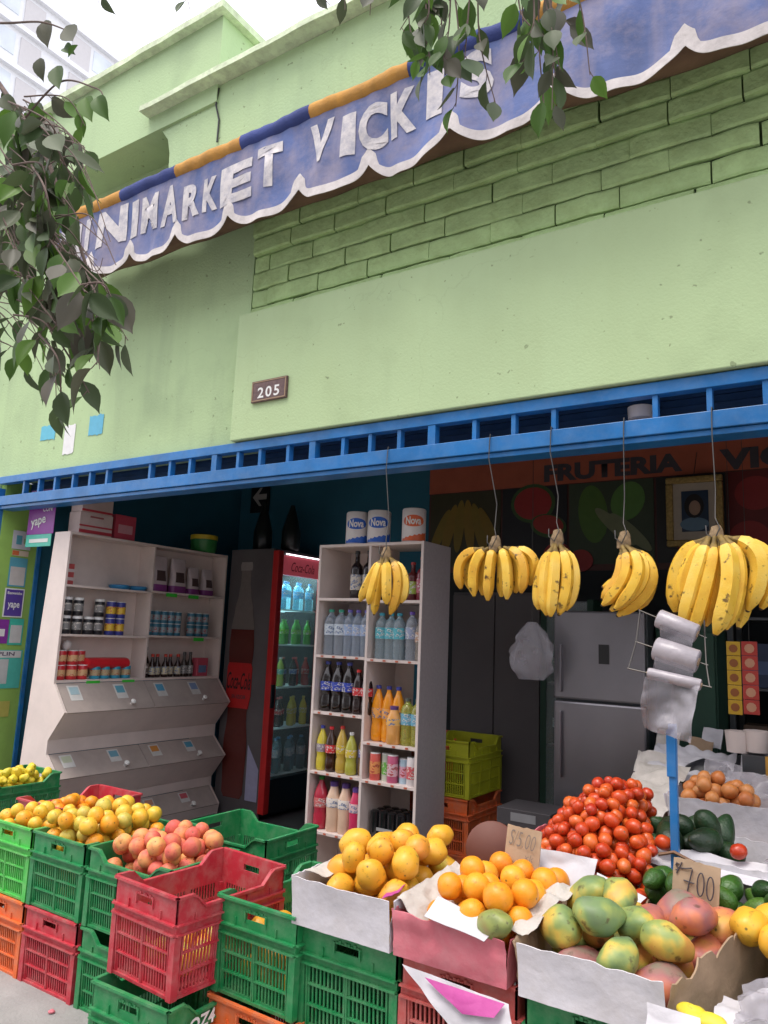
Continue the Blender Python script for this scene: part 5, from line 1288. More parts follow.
b = MB(); b.lathe([(.01, 0), (.028, .015), (.034, .04), (.026, .065), (.008, .075)], 16); o = b.build('garlic_bulb', cmat((.6, .55, .55), .6), None, True); o.location = LP(.12, 1.409, -.07); tag(o, 'pale round bulb standing on the red tins', 'bulb')
carton_pack('carton', *LP(.24, ST + .001, -.1), .14, .30, .17, (.62, .5, .48), 'large white carton with red bands on top of the left shelf', 'carton', bands=((.05, .2, (.5, .05, .07), 0), (.34, .42, (.5, .05, .07), 0), (.78, .86, (.35, .1, .1), .09)), face='right')
carton_pack('carton', *LP(.24, ST + .173, -.1), .14, .28, .12, (.62, .5, .48), 'upper white carton on the stack at the left shelf end', 'carton', bands=((.05, .2, (.5, .05, .07), 0),), face='right')
carton_pack('carton', *LP(.52, ST + .001, -.1), .13, .2, .2, (.5, .06, .1), 'small red and pink carton on top of the left shelf', 'carton', bands=((.25, .6, (.6, .3, .35), .03),), face='right')
tb = empty('tub', LP(1.45, ST + .001, -.1), 'dark green tub with a yellow lid on top of the left shelf', 'tub')
b = MB(); b.lathe([(.10, 0), (.115, .02), (.12, .12)], 24); b.build('tub_body', cmat((.03, .2, .05), .4), tb, True)
b = MB(); b.lathe([(.125, .121), (.125, .16), (.11, .165)], 24); b.build('lid', cmat((.6, .45, .03), .4), tb, True)
b = MB()
for yy in (.30, .88): pass
for (yy, z) in ((.27, 1.181), (.60, 1.181), (dv + .5, 1.53), (dv + .15, 1.9), (dv + .4, 1.9)): b.box(.004, .006, yy, yy + .12, z - .03, z)
b.build('price_tag', cmat((.05, .55, .05), .5), ls)

# ------------------------------------------------------------------ notices and stickers on the green reveal
RX = -5.848
def notice(lab, y0, y1, z0, z1, col, panels=(), words=(), x=RX, cat='sticker', group=None, rnd_=False):
    root = empty('notice', (x, (y0 + y1) / 2, z0), lab, cat, group); w = y1 - y0; h = z1 - z0
    b = MB(); b.box(0, .003, -w / 2, w / 2, 0, h); b.build('sheet', cmat(col, .45), root)
    for (a0, a1, b0, b1, c) in panels:
        b = MB(); b.box(.0032, .0045, -w / 2 + a0 * w, -w / 2 + a1 * w, b0 * h, b1 * h); b.build('printed_panel', cmat(c, .45), root)
    for (tx, cy_, cz_, tw, th, c) in words:
        text(tx, tw * w, th * h, cmat(c, .5), root, RIGHT(.0050, -w / 2 + cy_ * w, cz_ * h), .02)
    return root
W_ = (.75, .75, .75); PU = (.22, .03, .3)
# hanging purple sign
hs = empty('hanging_sign', (-5.62, 3.46, 2.2), 'purple payment sign with a mint green foot hanging at the left of the opening', 'sign')
p0, p1, p2 = onY(31, 497, 3.42), onY(57, 497, 3.42), onY(30, 547, 3.42)
hs.location = (p0.x, 3.42, p2.z); w = p1.x - p0.x; h = p0.z - p2.z
box_obj('sheet', cmat((.25, .03, .3), .4), hs, 0, w, 0, .004, h * .24, h + .05, .002); box_obj('printed_panel', cmat((.08, .5, .38), .4), hs, .0, w * .95, -.001, .005, 0, h * .238, .002)
text('PAGA AQUI', w * .8, .045, M['white'], hs, FRONT(w * .52, -.003, h * .86), .02); text('CON', w * .35, .045, M['white'], hs, FRONT(w * .72, -.003, h * .73), .02)
text('yape', w * .55, .075, M['white'], hs, FRONT(w * .42, -.003, h * .46, .15), .02); b = MB(); b.box(w * .15, w * .85, -.004, -.0015, h * .08, h * .15); b.build('printed_panel', M['white'], hs)
b = MB(); b.tube([(w / 2, 0, h + .05), (w / 2, .0, 2.52 - p2.z)], .002, 5); b.build('string', M['wire'], hs)
notice('round white cloud shaped sticker at the top of the green reveal', 3.42, 3.58, 2.19, 2.34, (.55, .55, .6), ((.2, .5, .25, .75, (.1, .35, .45)), (.6, .85, .3, .6, (.3, .4, .2))))
notice('small orange and white strip sticker below the cloud sticker', 3.43, 3.57, 2.135, 2.18, (.6, .5, .4), ((.0, .4, .1, .9, (.6, .15, .05)),))
notice('pale blue code poster with a grey square', 3.42, 3.57, 1.885, 2.12, (.1, .35, .45), ((.08, .92, .05, .68, (.55, .52, .5)),))
notice('white framed purple payment poster', 3.41, 3.575, 1.64, 1.87, W_, ((.06, .94, .04, .96, (.09, .05, .3)),), (('yape', .5, .38, .6, .25, W_), ('Bienvenidos', .5, .84, .75, .1, W_)))
notice('dark purple payment sticker beside a mint one', 3.33, 3.475, 1.43, 1.62, PU, ((.35, .8, .3, .6, W_),))
notice('mint green sticker with a pale square', 3.48, 3.60, 1.42, 1.63, (.05, .45, .35), ((.1, .9, .08, .75, (.55, .55, .55)),))
notice('white and mint poster with a large pale square and black heading', 3.34, 3.62, 1.08, 1.38, (.08, .45, .38), ((.1, .6, .12, .76, (.5, .52, .52)), (.02, .95, .8, .98, (.6, .6, .6))), (('PLIN', .5, .9, .5, .1, (.08, .05, .1)),))
notice('small yellow worn sticker low on the green reveal', 3.40, 3.56, .86, .98, (.45, .42, .1))
# papers behind the leaves on the facade
for (xa_, xb_, ya_, yb_, c, lb) in ((40, 56, 424, 441, (.1, .45, .6), 'torn light blue flyer on the wall under the leaf tips'), (62, 76, 424, 455, W_, 'torn white flyer hanging on the wall under the leaves'), (88, 104, 414, 436, (.1, .42, .6), 'light blue flyer right of the white one on the wall')):
    qa, qb = onY(xa_, yb_, WY - .004), onY(xb_, ya_, WY - .004)
    b = MB(); K = 8; pts = [(qa.x + (qb.x - qa.x) * k / K, WY - .004, qa.z + .02 * noise.noise(Vector((k * 1.3, xa_, 0)))) for k in range(K + 1)] + [(qb.x - (qb.x - qa.x) * k / K, WY - .004, qb.z + .02 * noise.noise(Vector((k * 1.3, xa_, 4)))) for k in range(K + 1)]
    b.poly(pts, .002, (0, 1, 0)); tag(b.build('flyer', cmat(c, .5)), lb, 'flyer')

# ------------------------------------------------------------------ rear banner, portrait, arrow sign
bn = empty('fruit_banner', (0, RB - .01, 0), 'printed fruit shop banner across the back wall with black heading on orange', 'banner')
bn.location = (0, RB, 0)
def bp(nm, m, x0, x1, z0, z1, y=.02): return box_obj(nm, m, bn, x0, x1, -y, -y + .008, z0, z1)
bp('backing', cmat((.1, .035, .03), .5), -3.44, 1.4, 2.2, 3.34, .012)
bp('heading_strip', M['orange_strip'], -3.44, 1.4, 2.93, 3.34, .022)
text('FRUTERIA', 1.12, .15, M['ink'], bn, FRONT(-1.76, -.024, 3.03), .05); text("VICKI'S", .95, .17, M['ink'], bn, FRONT(-.46, -.024, 3.02), .05)
pan = ((-3.42, -2.72, (.05, .045, .02)), (-2.70, -2.12, (.02, .02, .025)), (-2.10, -1.42, (.05, .07, .04)), (-1.40, -.9, (.03, .03, .03)), (-.88, .3, (.16, .02, .02)))
for x0_, x1_, c in pan: bp('printed_panel', cmat(c, .5), x0_, x1_, 2.25, 2.92, .022)
def ell(cx, cz, rx, rz, rot=0, n=24):
    return [(cx + rx * math.cos(2 * PI * k / n) * math.cos(rot) - rz * math.sin(2 * PI * k / n) * math.sin(rot), -.0235, cz + rx * math.cos(2 * PI * k / n) * math.sin(rot) + rz * math.sin(2 * PI * k / n) * math.cos(rot)) for k in range(n)]
def shape(nm, col, pts, d=.002): b = MB(); b.poly(pts, d, (0, -1, 0)); b.build(nm, cmat(col, .5), bn)
for k in range(6): shape('printed_banana', (.22 + .02 * (k % 2), .15, .02), ell(-3.32 + k * .1, 2.63 - .03 * abs(k - 2.5), .05, .24, (k - 2.5) * .17), .002 + .0006 * k)
shape('printed_watermelon', (.05, .1, .03), ell(-2.42, 2.78, .20, .17)); shape('printed_melon_flesh', (.35, .03, .03), ell(-2.42, 2.78, .17, .14), .004)
shape('printed_watermelon', (.05, .1, .03), ell(-2.28, 2.58, .16, .10, -.2), .005); shape('printed_melon_flesh', (.35, .04, .03), ell(-2.28, 2.59, .135, .08, -.2), .007)
shape('printed_papaya', (.08, .16, .03), ell(-1.9, 2.66, .12, .24, .1)); shape('printed_papaya', (.1, .22, .05), ell(-1.62, 2.75, .13, .16, -.4), .004)
shape('printed_banana', (.2, .22, .12), ell(-1.6, 2.5, .05, .22, .8), .006); shape('printed_banana', (.2, .22, .12), ell(-1.72, 2.55, .05, .22, .8), .008)
for k, (x, z, r_) in enumerate(((-.7, 2.75, .14), (-.45, 2.6, .16), (-.2, 2.8, .13), (-.75, 2.42, .14), (-.15, 2.45, .15), (-1.15, 2.38, .1), (-2.2, 2.33, .12), (-2.0, 2.28, .1))): shape('printed_tomato', (.32, .03, .03) if k != 2 else (.3, .2, .18), ell(x, z, r_, r_ * .9), .003 + .001 * k)
# framed portrait
pf = empty('framed_portrait', (-.98, 5.7, 2.33), 'ornate gold framed portrait photo of a dark haired person hanging before the banner', 'picture')
q0, q1, q2 = onY(665, 478, 5.8), onY(722, 478, 5.8), onY(665, 547, 5.8); w = q1.x - q0.x; h = q0.z - q2.z
pf.location = (q0.x, 5.8, q2.z)
for (a0, a1, b0, b1) in ((0, w, 0, .05), (0, w, h - .05, h), (0, .05, .051, h - .051), (w - .05, w, .051, h - .051)): box_obj('frame', M['gold'], pf, a0, a1, 0, .04, b0, b1, .01)
box_obj('mount', cmat((.45, .38, .3), .7), pf, .05, w - .05, .02, .035, .05, h - .05)
box_obj('photo', cmat((.03, .05, .09), .3), pf, .11, w - .10, .014, .019, .11, h - .11)
def fl(nm, c, cx, cz, rx, rz, y): 
    b = MB(); b.poly([(cx + rx * math.cos(a * PI / 12), y, cz + rz * math.sin(a * PI / 12)) for a in range(24)], .002, (0, -1, 0)); b.build(nm, cmat(c, .5), pf)
fl('printed_clothes', (.12, .2, .28), w / 2, .165, .10, .05, .0135); fl('printed_hair', (.012, .01, .01), w / 2, .30, .068, .09, .011); fl('printed_face', (.32, .2, .14), w / 2 + .005, .285, .04, .055, .0085)
b = MB(); b.tube([(w / 2, .02, h), (w / 2, .2, h + .25)], .003, 5); b.build('cord', M['wire'], pf)
# arrow sign
q0 = onY(256, 497, 5.9)
ar = empty('arrow_sign', (q0.x, 5.98, q0.z - .16), 'small black sign with a pale left arrow on the teal wall', 'sign')
box_obj('plate', M['black'], ar, -.13, .13, -.02, -.005, 0, .32, .003)
b = MB(); b.poly([(x * .1, -.021, .17 + z * .1) for x, z in ((-1, 0), (0, 1), (.35, 1), (-.2, .3), (1, .3), (1, -.3), (-.2, -.3), (.35, -1), (0, -1))], .002, (0, -1, 0)); b.build('arrow', cmat((.45, .42, .4), .5), ar)
# bottles standing on top of the red fridge
for k, (x, hh, lb) in enumerate(((-4.95, .5, 'left tall dark bottle shape on top of the red fridge'), (-4.68, .46, 'right tall dark bottle shape on top of the red fridge'))):
    b = MB(); b.lathe([(.07, 0), (.09, .03), (.09, .2), (.06, .32), (.03, .42), (.02, hh)], 16); o = b.build('large_bottle', cmat((.012, .015, .015), .3), None, True); o.location = (x, 5.4 + .1 * k, FH + .001); tag(o, lb, 'bottle')

# ------------------------------------------------------------------ steel fridge, cabinets, rear clutter
sf = empty('refrigerator', (-1.63, 4.4, 0), 'grey steel two door refrigerator at the back of the shop', 'fridge')
box_obj('body', M['steel_dark'], sf, 0, .53, .03, .62, .03, 1.80, .01)
box_obj('door', M['steel'], sf, 0, .53, -.03, .026, 1.29, 1.80, .012); box_obj('door', M['steel'], sf, 0, .53, -.03, .026, .06, 1.278, .012)
box_obj('display', M['black'], sf, .27, .33, -.034, -.0305, 1.50, 1.61)
for z0, z1 in ((.85, 1.22), (1.33, 1.6)): box_obj('handle', M['steel'], sf, .04, .055, -.06, -.031, z0, z1, .004)
gc = empty('cupboard', (-2.62, 4.95, 0), 'plain grey cupboard beside the glass cooler', 'cupboard')
box_obj('carcass', M['gray_wall'], gc, 0, .68, 0.012, .5, 0, 1.95, .004); box_obj('door', M['gray_wall'], gc, .005, .335, -.008, .011, .02, 1.93, .003); box_obj('door', M['gray_wall'], gc, .345, .675, -.008, .011, .02, 1.93, .003)
dc = empty('glass_cooler', (-1.92, 4.9, 0), 'narrow dark glass fronted cooler between the cupboard and the steel refrigerator', 'cooler')
box_obj('body', M['steel_dark'], dc, .0, .36, .2, .5, 0, 1.9); box_obj('frame', M['dgreen'], dc, 0, .04, 0, .199, 0, 1.9); box_obj('frame', M['dgreen'], dc, .32, .36, 0, .199, 0, 1.9)
for z in (.5, .95, 1.35): box_obj('shelf_board', M['steel_dark'], dc, .041, .319, .02, .199, z - .015, z)
box_obj('glass', M['glass'], dc, .041, .319, .004, .008, 0.02, 1.88)
place(bottle('water_bottle', 'water', .24, .035, (.2, .32, .34), (.2, .3, .3), (.1, .3, .3), 'pale bottle behind the glass of the narrow cooler', group='bottles in the narrow cooler'), [(-1.83 + .09 * k, 5.0, 1.351) for k in range(3)] + [(-1.83 + .09 * k, 5.0, .951) for k in range(3)])
gp = empty('cabinet', (-1.09, 4.55, 0), 'dark green cabinet standing right of the steel refrigerator', 'cabinet')
box_obj('carcass', M['dgreen'], gp, 0, .33, 0.01, .5, 0, 1.75, .004); box_obj('door', M['dgreen'], gp, .01, .32, -.01, .009, .05, 1.7, .004)
# plastic bag hanging
def lathe_bag(lab, x, y, z, h, w):
    b = MB(); vs = []; n, m_ = 36, 24
    for j in range(m_ + 1):
        v = j / m_; rr = w * (.2 + .8 * math.sin(min(1, v * 1.9) * PI / 2)) * (1 - .35 * max(0, v - .6) * 2.5 * max(0, v - .6) * 2.5)
        for i in range(n):
            a = 2 * PI * i / n; k = 1 + .4 * noise.noise(Vector((math.cos(a) * 2.6, math.sin(a) * 2.6, v * 5 + x)))
            vs.append((rr * k * math.cos(a), rr * .5 * k * math.sin(a), -v * h))
    b.add(vs, [(j * n + i, j * n + (i + 1) % n, (j + 1) * n + (i + 1) % n, (j + 1) * n + i) for j in range(m_) for i in range(n)] + [tuple(m_ * n + i for i in range(n))])
    o = b.build('plastic_bag', M['plastic_bag'], None, True); o.location = (x, y, z); return tag(o, lab, 'plastic bag')
p = onY(532, 622, 4.2); lathe_bag('crumpled clear plastic bag hanging left of the steel refrigerator', p.x, 4.2, p.z, .33, .12)
b = MB(); b.tube([(p.x, 4.2, p.z - .01), (p.x, 4.2, p.z + .8), (p.x, 4.2, 3.39)], .002, 5); tag(b.build('cord', M['wire']), 'thin cord holding up the hanging plastic bag', 'cord')
for k in range(4):
    carton_pack('flat_box', -1.66 + .015 * k, 4.02, .45 + .1 * k - .1, .30, .26, .085, (.05, .045, .05) if k % 2 else (.13, .12, .13), ('lowest', 'second', 'third', 'topmost')[k] + ' flat box of the stack before the cooler', 'box', 'stacked flat boxes', bands=((.3, .8, (.2, .2, .21), .08),))
box_obj('stool', M['wood'], None, -1.82, -1.5, 3.9, 4.15, 0.0, .349); tag(bpy.data.objects['stool'], 'dark low stand under the stack of flat boxes', 'stand')
# work table with clutter
tb = empty('table', (-.95, 3.5, 0), 'dark wooden table behind the tomatoes covered with papers and bags', 'table')
box_obj('tabletop', M['wood'], tb, 0, 1.9, 0, .95, .82, .85, .004)
for x in (.05, 1.8):
    for y in (.05, .85): box_obj('leg', M['wood'], tb, x, x + .05, y, y + .05, 0, .819)
carton([(-.80, 3.52), (-.28, 3.52), (-.28, 3.86), (-.80, 3.86)], .851, .985, ('card_white', 'card_white', 'card_white', 'card_white'), 'white carton of brown onions on the table behind the pole', 51, (.01, .01, .01, .01), flare=.02)
P = pack(70, -.78, -.46, 3.54, 3.84, .86, .033, dome(-.64, 3.72, .25, .3, .95, 1.05), 52)
fruits('onion', oni_m, P, .04, 'brown onion in the white carton on the table', 'onion', 'onions in the white carton', 20)
sheet('paper', M['paper_gray'], [(-1.0, 3.45, .92), (-.80, 3.42, .90), (-.78, 3.9, 1.06), (-1.02, 3.9, 1.05)], 'crumpled pale wrapping behind the tomatoes', 'paper', 53, .03, fr=7)
sheet('paper', M['paper'], [(-1.0, 3.9, 1.0), (-.62, 3.9, .98), (-.62, 4.2, 1.10), (-1.0, 4.2, 1.12)], 'pale sheets lying on the table left of the pole', 'paper', 54, .03)
sheet('paper', M['paper'], [(-.30, 3.55, .92), (.1, 3.5, .92), (.1, 4.0, 1.02), (-.3, 4.0, 1.04)], 'pale papers on the table at the right edge', 'paper', 55, .03)
sheet('paper', M['paper'], [(-.33, 3.95, 1.05), (-.12, 3.95, 1.05), (-.10, 4.02, 1.26), (-.27, 4.02, 1.28)], 'white sheet propped up at the right edge of the table', 'paper', 56, .01)
mg = empty('mug', (-.43, 3.98, 1.03), 'yellow mug with a white handle on the cluttered table', 'mug')
b = MB(); b.lathe([(.036, 0), (.042, .01), (.042, .10), (.038, .10), (.036, .02)], 20); b.build('cup', cmat((.6, .32, .05), .4), mg, True)
b = MB(); b.tube([(.04, 0, .08), (.065, 0, .078), (.072, 0, .05), (.06, 0, .025), (.04, 0, .022)], .005, 8); b.build('handle', cmat((.6, .58, .55), .4), mg, True)
box_obj('carton', cmat((.3, .28, .3), .6), None, -.52, -.33, 3.9, 4.08, .851, 1.029); tag(bpy.data.objects['carton'] if 'carton' in bpy.data.objects else None, 'grey carton under the yellow mug', 'carton') if False else None
for o in list(COL.objects):
    if o.name.startswith('carton') and o.type == 'MESH' and not o.parent and not o.get('label'): tag(o, 'grey carton under the yellow mug', 'carton')
for k, (x, y, z, s_, c, lb) in enumerate(((-.72, 4.05, .96, .13, (.02, .02, .025), 'dark bundle on the table beside the pole'), (-.55, 4.2, .96, .15, (.015, .015, .02), 'larger black bundle behind the onions'), (-.35, 4.3, 1.0, .16, (.03, .03, .035), 'black bag behind the yellow mug'), (-.15, 4.25, .98, .14, (.06, .06, .08), 'dark grey bag at the right end of the table'), (-.88, 4.25, .96, .12, (.05, .035, .03), 'brown bundle at the left end of the table'))):
    o = bpy.data.objects.new('bundle', blob_mesh('bundle', cmat(c, .35, bump=.4), s_, s_ * .8, s_ * .9, k, .14)); COL.objects.link(o); o.location = (x, y, z); tag(o, lb, 'bundle')
# rack with dark goods at the right back
rk = empty('goods_rack', (-.75, 4.85, 0), 'dark metal rack of assorted goods at the right rear', 'rack')
for x in (0, 1.9):
    for y in (0, .35): box_obj('post', M['steel_dark'], rk, x, x + .03, y, y + .03, 0, 2.1)
for z in (.6, 1.0, 1.4, 1.8): box_obj('shelf_board', M['steel_dark'], rk, .031, 1.899, 0, .38, z - .015, z)
rr = random.Random(9)
pal = [('dark grey', (.06, .06, .07)), ('brown', (.1, .06, .04)), ('dull red', (.14, .03, .03)), ('dull blue', (.04, .06, .12)), ('pale grey', (.25, .24, .25)), ('dull green', (.04, .09, .04))]
for zi, z in enumerate((1.0, 1.4)):
    x = .06; k = 0
    while x < 1.2:
        w = rr.uniform(.09, .2); hh = rr.uniform(.12, .3); nm, c = pal[rr.randrange(6)]
        carton_pack('packet', -.75 + x + w / 2, 4.98, z + .001, w - .01, .18, hh, c, '%s packet on the %s board of the rear rack' % (nm, ('second', 'third')[zi]), 'packet', 'packets on the rear rack', bands=((.3, .6, tuple(min(1, v * 2.2) for v in c), .01),)); x += w; k += 1
for nm, px0, px1, c1, c2, lb in (('y', 726, 740, (.5, .3, .02), (.25, .08, .02), 'yellow strip of hanging sachets'), ('r', 741, 757, (.4, .04, .03), (.5, .25, .15), 'red strip of hanging sachets')):
    q0, q1, q2 = onY(px0, 641, 4.2), onY(px1, 642, 4.2), onY(px0, 714, 4.2)
    root = empty('sachet_strip', (q0.x, 4.2, q2.z), lb + ' at the right side of the shop', 'sachets'); w = q1.x - q0.x; h = q0.z - q2.z
    for k in range(5):
        b = MB(); b.box(0, w, 0, .008, h * k / 5 + .001, h * (k + 1) / 5 - .001); b.build('sachet', cmat(c1, .35), root, bevel=.002)
    for k in range(5):
        b = MB(); b.poly([(w * (.5 + .32 * math.cos(a)), -.0005, h * (k + .5) / 5 + w * .32 * math.sin(a)) for a in [q * PI / 5 for q in range(10)]], .001, (0, -1, 0)); b.build('printed_panel', cmat(c2, .4), root)
    b = MB(); b.tube([(w / 2, .004, h), (w / 2, .004, 3.39 - q2.z)], .0015, 5); b.build('string', M['wire'], root)
# loose bags and papers crowding the rear of the table
r9 = random.Random(4); cl = ('pale grey', 'white', 'lilac', 'brownish', 'dark')
for k, (px, py, Y, w_, mk) in enumerate(((652, 772, 4.0, .16, 'paper_gray'), (690, 770, 4.15, .14, 'paper'), (700, 758, 4.3, .12, 'cardboard'), (668, 748, 4.35, .12, 'paper_gray'), (722, 782, 3.95, .16, 'plastic_bag'), (748, 795, 3.8, .18, 'plastic_bag'), (712, 745, 4.4, .1, 'paper'), (760, 772, 4.1, .16, 'paper'))):
    p = onY(px, py, Y)
    sheet('wrapping', M[mk], [p + Vector((-w_ / 2, -.04, 0)), p + Vector((w_ / 2, -.05, -.01)), p + Vector((w_ / 2, .05, .08)), p + Vector((-w_ / 2, .06, .09))],
          ('crumpled pale wrapping on the table left of the blue post', 'folded white paper just right of the blue post', 'brown scrap of card on the dark bundles', 'pale wrapping high behind the blue post', 'clear film between the onions and the mug', 'clear film at the right edge before the mug', 'small white paper on the black bundles', 'white sheet at the right edge behind the mug')[k], 'wrapping', 70 + k, .022, fr=9, nu=20, nv=14)
# white plastic baskets at the right edge
for k, (px, lb) in enumerate(((738, 'left white plastic holder on the table at the right'), (757, 'right white plastic holder on the table at the right'))):
    p = onY(px, 752, 4.15); b = MB(); b.lathe([(.05, 0), (.058, .1), (.056, .1), (.048, .005)], 16); o = b.build('plastic_cup', M['white_board'], None, True); o.location = (p.x, 4.15, p.z); tag(o, lb, 'holder')
    b = MB(); 
box_obj('crate_stand', M['steel_dark'], None, -.58, -.15, 4.06, 4.3, .851, onY(738, 752, 4.15).z - .001); tag(bpy.data.objects['crate_stand'], 'dark box under the two white plastic holders', 'box')

# ------------------------------------------------------------------ blue pole and the bag roll holder
PX, PY = -.632, 2.87
b = MB(); b.box(PX - .013, PX + .013, PY - .013, PY + .013, 0.004, 1.34); b.box(PX - .019, PX + .012, PY - .019, PY - .0135, 1.16, 1.32)
tag(b.build('post', M['blue'], None, bevel=.003), 'square blue post standing among the boxes under the bag rolls', 'post')
b = MB(); b.tube([(PX - .05, PY - .03, .90), (PX, PY - .02, .915), (PX + .07, PY - .035, .895), (PX + .12, PY - .05, .88)], .006, 6); tag(b.build('twig', M['wood'], None, True), 'short crooked stick at the foot of the blue post', 'stick')
rh = empty('bag_roll_holder', (PX, PY, 1.34), 'wire holder with three rolls of clear produce bags above the blue post', 'bag holder')
def roll_at(pa, pb, Y, r):
    a, c = onY(*pa, Y), onY(*pb, Y); o_ = Vector((PX, PY, 1.34))
    a, c = a - o_, c - o_
    c.y = a.y = Y - PY
    b = MB(); d = (c - a).normalized(); b.tube([a, a + d * .004, c - d * .004, c], [r * .9, r, r, r * .9], 20); rl = b.build('bag_roll', M['roll'], rh, True)
    b = MB(); b.tube([a - d * .004, c + d * .004], r * .35, 12); b.build('core', M['cardboard'], rl, True)
    b = MB(); b.tube([a - d * .075, c + d * .035], .0025, 6); b.build('rod', M['wire'], rh, True)
    return a, c
a1 = roll_at((658, 618), (697, 634), 2.92, .035); a2 = roll_at((655, 648), (698, 662), 2.88, .042); a3 = roll_at((648, 673), (701, 685), 2.84, .020)
b = MB()
for (i, u) in ((0, -.07), (1, .028)):
    pts = []
    for q in (a1, a2, a3):
        d = (q[1] - q[0]).normalized(); pts.append((q[0] + d * -.07) if i == 0 else (q[1] + d * .028))
    b.tube(pts, .003, 6)
b.tube([pts[0], pts[0] + Vector((0, 0, .06))], .003, 6)
b.tube([(0, 0, -.01), (0, .01, .1), tuple((a2[0] + a2[1]) / 2)], .005, 6)
b.build('wire_frame', M['wire'], rh, True)
def film(pts, seed, amp, nm='bag_sheet'):
    o_ = Vector((PX, PY, 1.34)); o = sheet(nm, M['plastic_bag'], [Vector(p) - o_ for p in pts], None, None, seed, amp, rh, fr=7); return o
film([onY(641, 728, 2.85), onY(696, 741, 2.81), onY(700, 686, 2.82), onY(651, 675, 2.82)], 61, .05)
film([onY(652, 674, 2.87), onY(692, 686, 2.87), onY(694, 664, 2.84), onY(656, 652, 2.84)], 62, .012)
film([onY(660, 650, 2.92), onY(692, 652, 2.92), onY(693, 638, 2.885), onY(660, 624, 2.885)], 63, .012)

# ------------------------------------------------------------------ distant tower
tw = empty('apartment_tower', (-46, 30, 0), 'pale distant apartment tower rising beyond the roof at the upper left', 'building')
TX = -46.0
pA = onX(50, 0, TX); pB = onX(115, 62, TX)
topz = (pA.z + pB.z) / 2; 
tw.location = (TX, 0, 0)
y_0, y_1 = onX(-140, 0, TX).y - 8, onX(118, 70, TX).y
box_obj('wall', M['haze_wall'], tw, -14, 0, y_0, y_1, 0, topz)
fl_h = 3.0; bay = 3.6; nfl = 14
k = 0
y = y_1 - .6
cnt = 0
while y - bay > y_0 and cnt < 11:
    for f_ in range(nfl):
        z1 = topz - .8 - f_ * fl_h
        if f_ < 9 and (cnt % 2 == 0):
            wn = box_obj('window', M['haze_glass'], tw, .0, .05, y - bay * .42, y, z1 - 1.6, z1)
        if cnt % 2 == 1 or True:
            if f_ < 9 and cnt < 9: box_obj('panel', M['haze_panel'], tw, .0, .10, y - bay * .9, y - bay * .5, z1 - 2.4, z1)
    y -= bay; cnt += 1
for f_ in range(nfl):
    z1 = topz - .1 - f_ * fl_h; box_obj('floor_band', M['haze_wall'], tw, .0, .35, y_0, y_1, z1 - .35, z1)

# unseen house added behind the camera to keep the low sky off the shop front
ob = empty('added_house', (0, -9, 0), 'plain pale three storey house added unseen across the street to block low sky light', 'building')
oh = 9.5
box_obj('wall', mat('opposite_house_plaster', (0.3, 0.27, 0.25), 0.9, 0.1, 1), ob, -16, 14, -6, 0, 0, oh)
for i in range(9):
    for j in range(3):
        wf = box_obj('window', M['haze_wall'], ob, -14.5 + i * 3.1, -13.1 + i * 3.1, .001, .06, 1 + j * 3, 2.4 + j * 3)
        box_obj('pane', M['haze_glass'], wf, -14.4 + i * 3.1, -13.2 + i * 3.1, .061, .07, 1.1 + j * 3, 2.3 + j * 3)

# ------------------------------------------------------------------ tree with hanging foliage
def leaf_into(V, Fc, tint, base, d, nrm, L, wd, rr):
    d = d.normalized(); s = d.cross(nrm)
    if s.length < 1e-3: s = d.cross(Vector((1, 0, 0)))
    s.normalize(); n = s.cross(d).normalized()
    o = len(V); prof = [(.0, .03), (.1, .42), (.25, .85), (.42, 1.0), (.6, .9), (.76, .58), (.87, .24), (.94, .09), (1.0, .01)]
    curl = rr.uniform(-.25, .4); fold = rr.uniform(.1, .75); tv = rr.random()
    for u, w in prof:
        c = base + d * (L * u) - n * (curl * L * u * u)
        for q in (-1, -.5, 0, .5, 1):
            V.append(c + s * (q * w * wd / 2) + n * (abs(q) * w * wd * .5 * fold)); tint.append(tv)
    for i in range(len(prof) - 1):
        for q in range(4): Fc.append((o + i * 5 + q, o + i * 5 + q + 1, o + (i + 1) * 5 + q + 1, o + (i + 1) * 5 + q))
tree = empty('ficus_tree', (-3.4, -.9, 0), 'leafy ficus tree whose twigs hang into the picture from the upper left', 'tree')
tb_ = MB(); V = []; Fc = []; tint = []
rr = random.Random(21)
O = Vector((-3.4, -.9, 0))
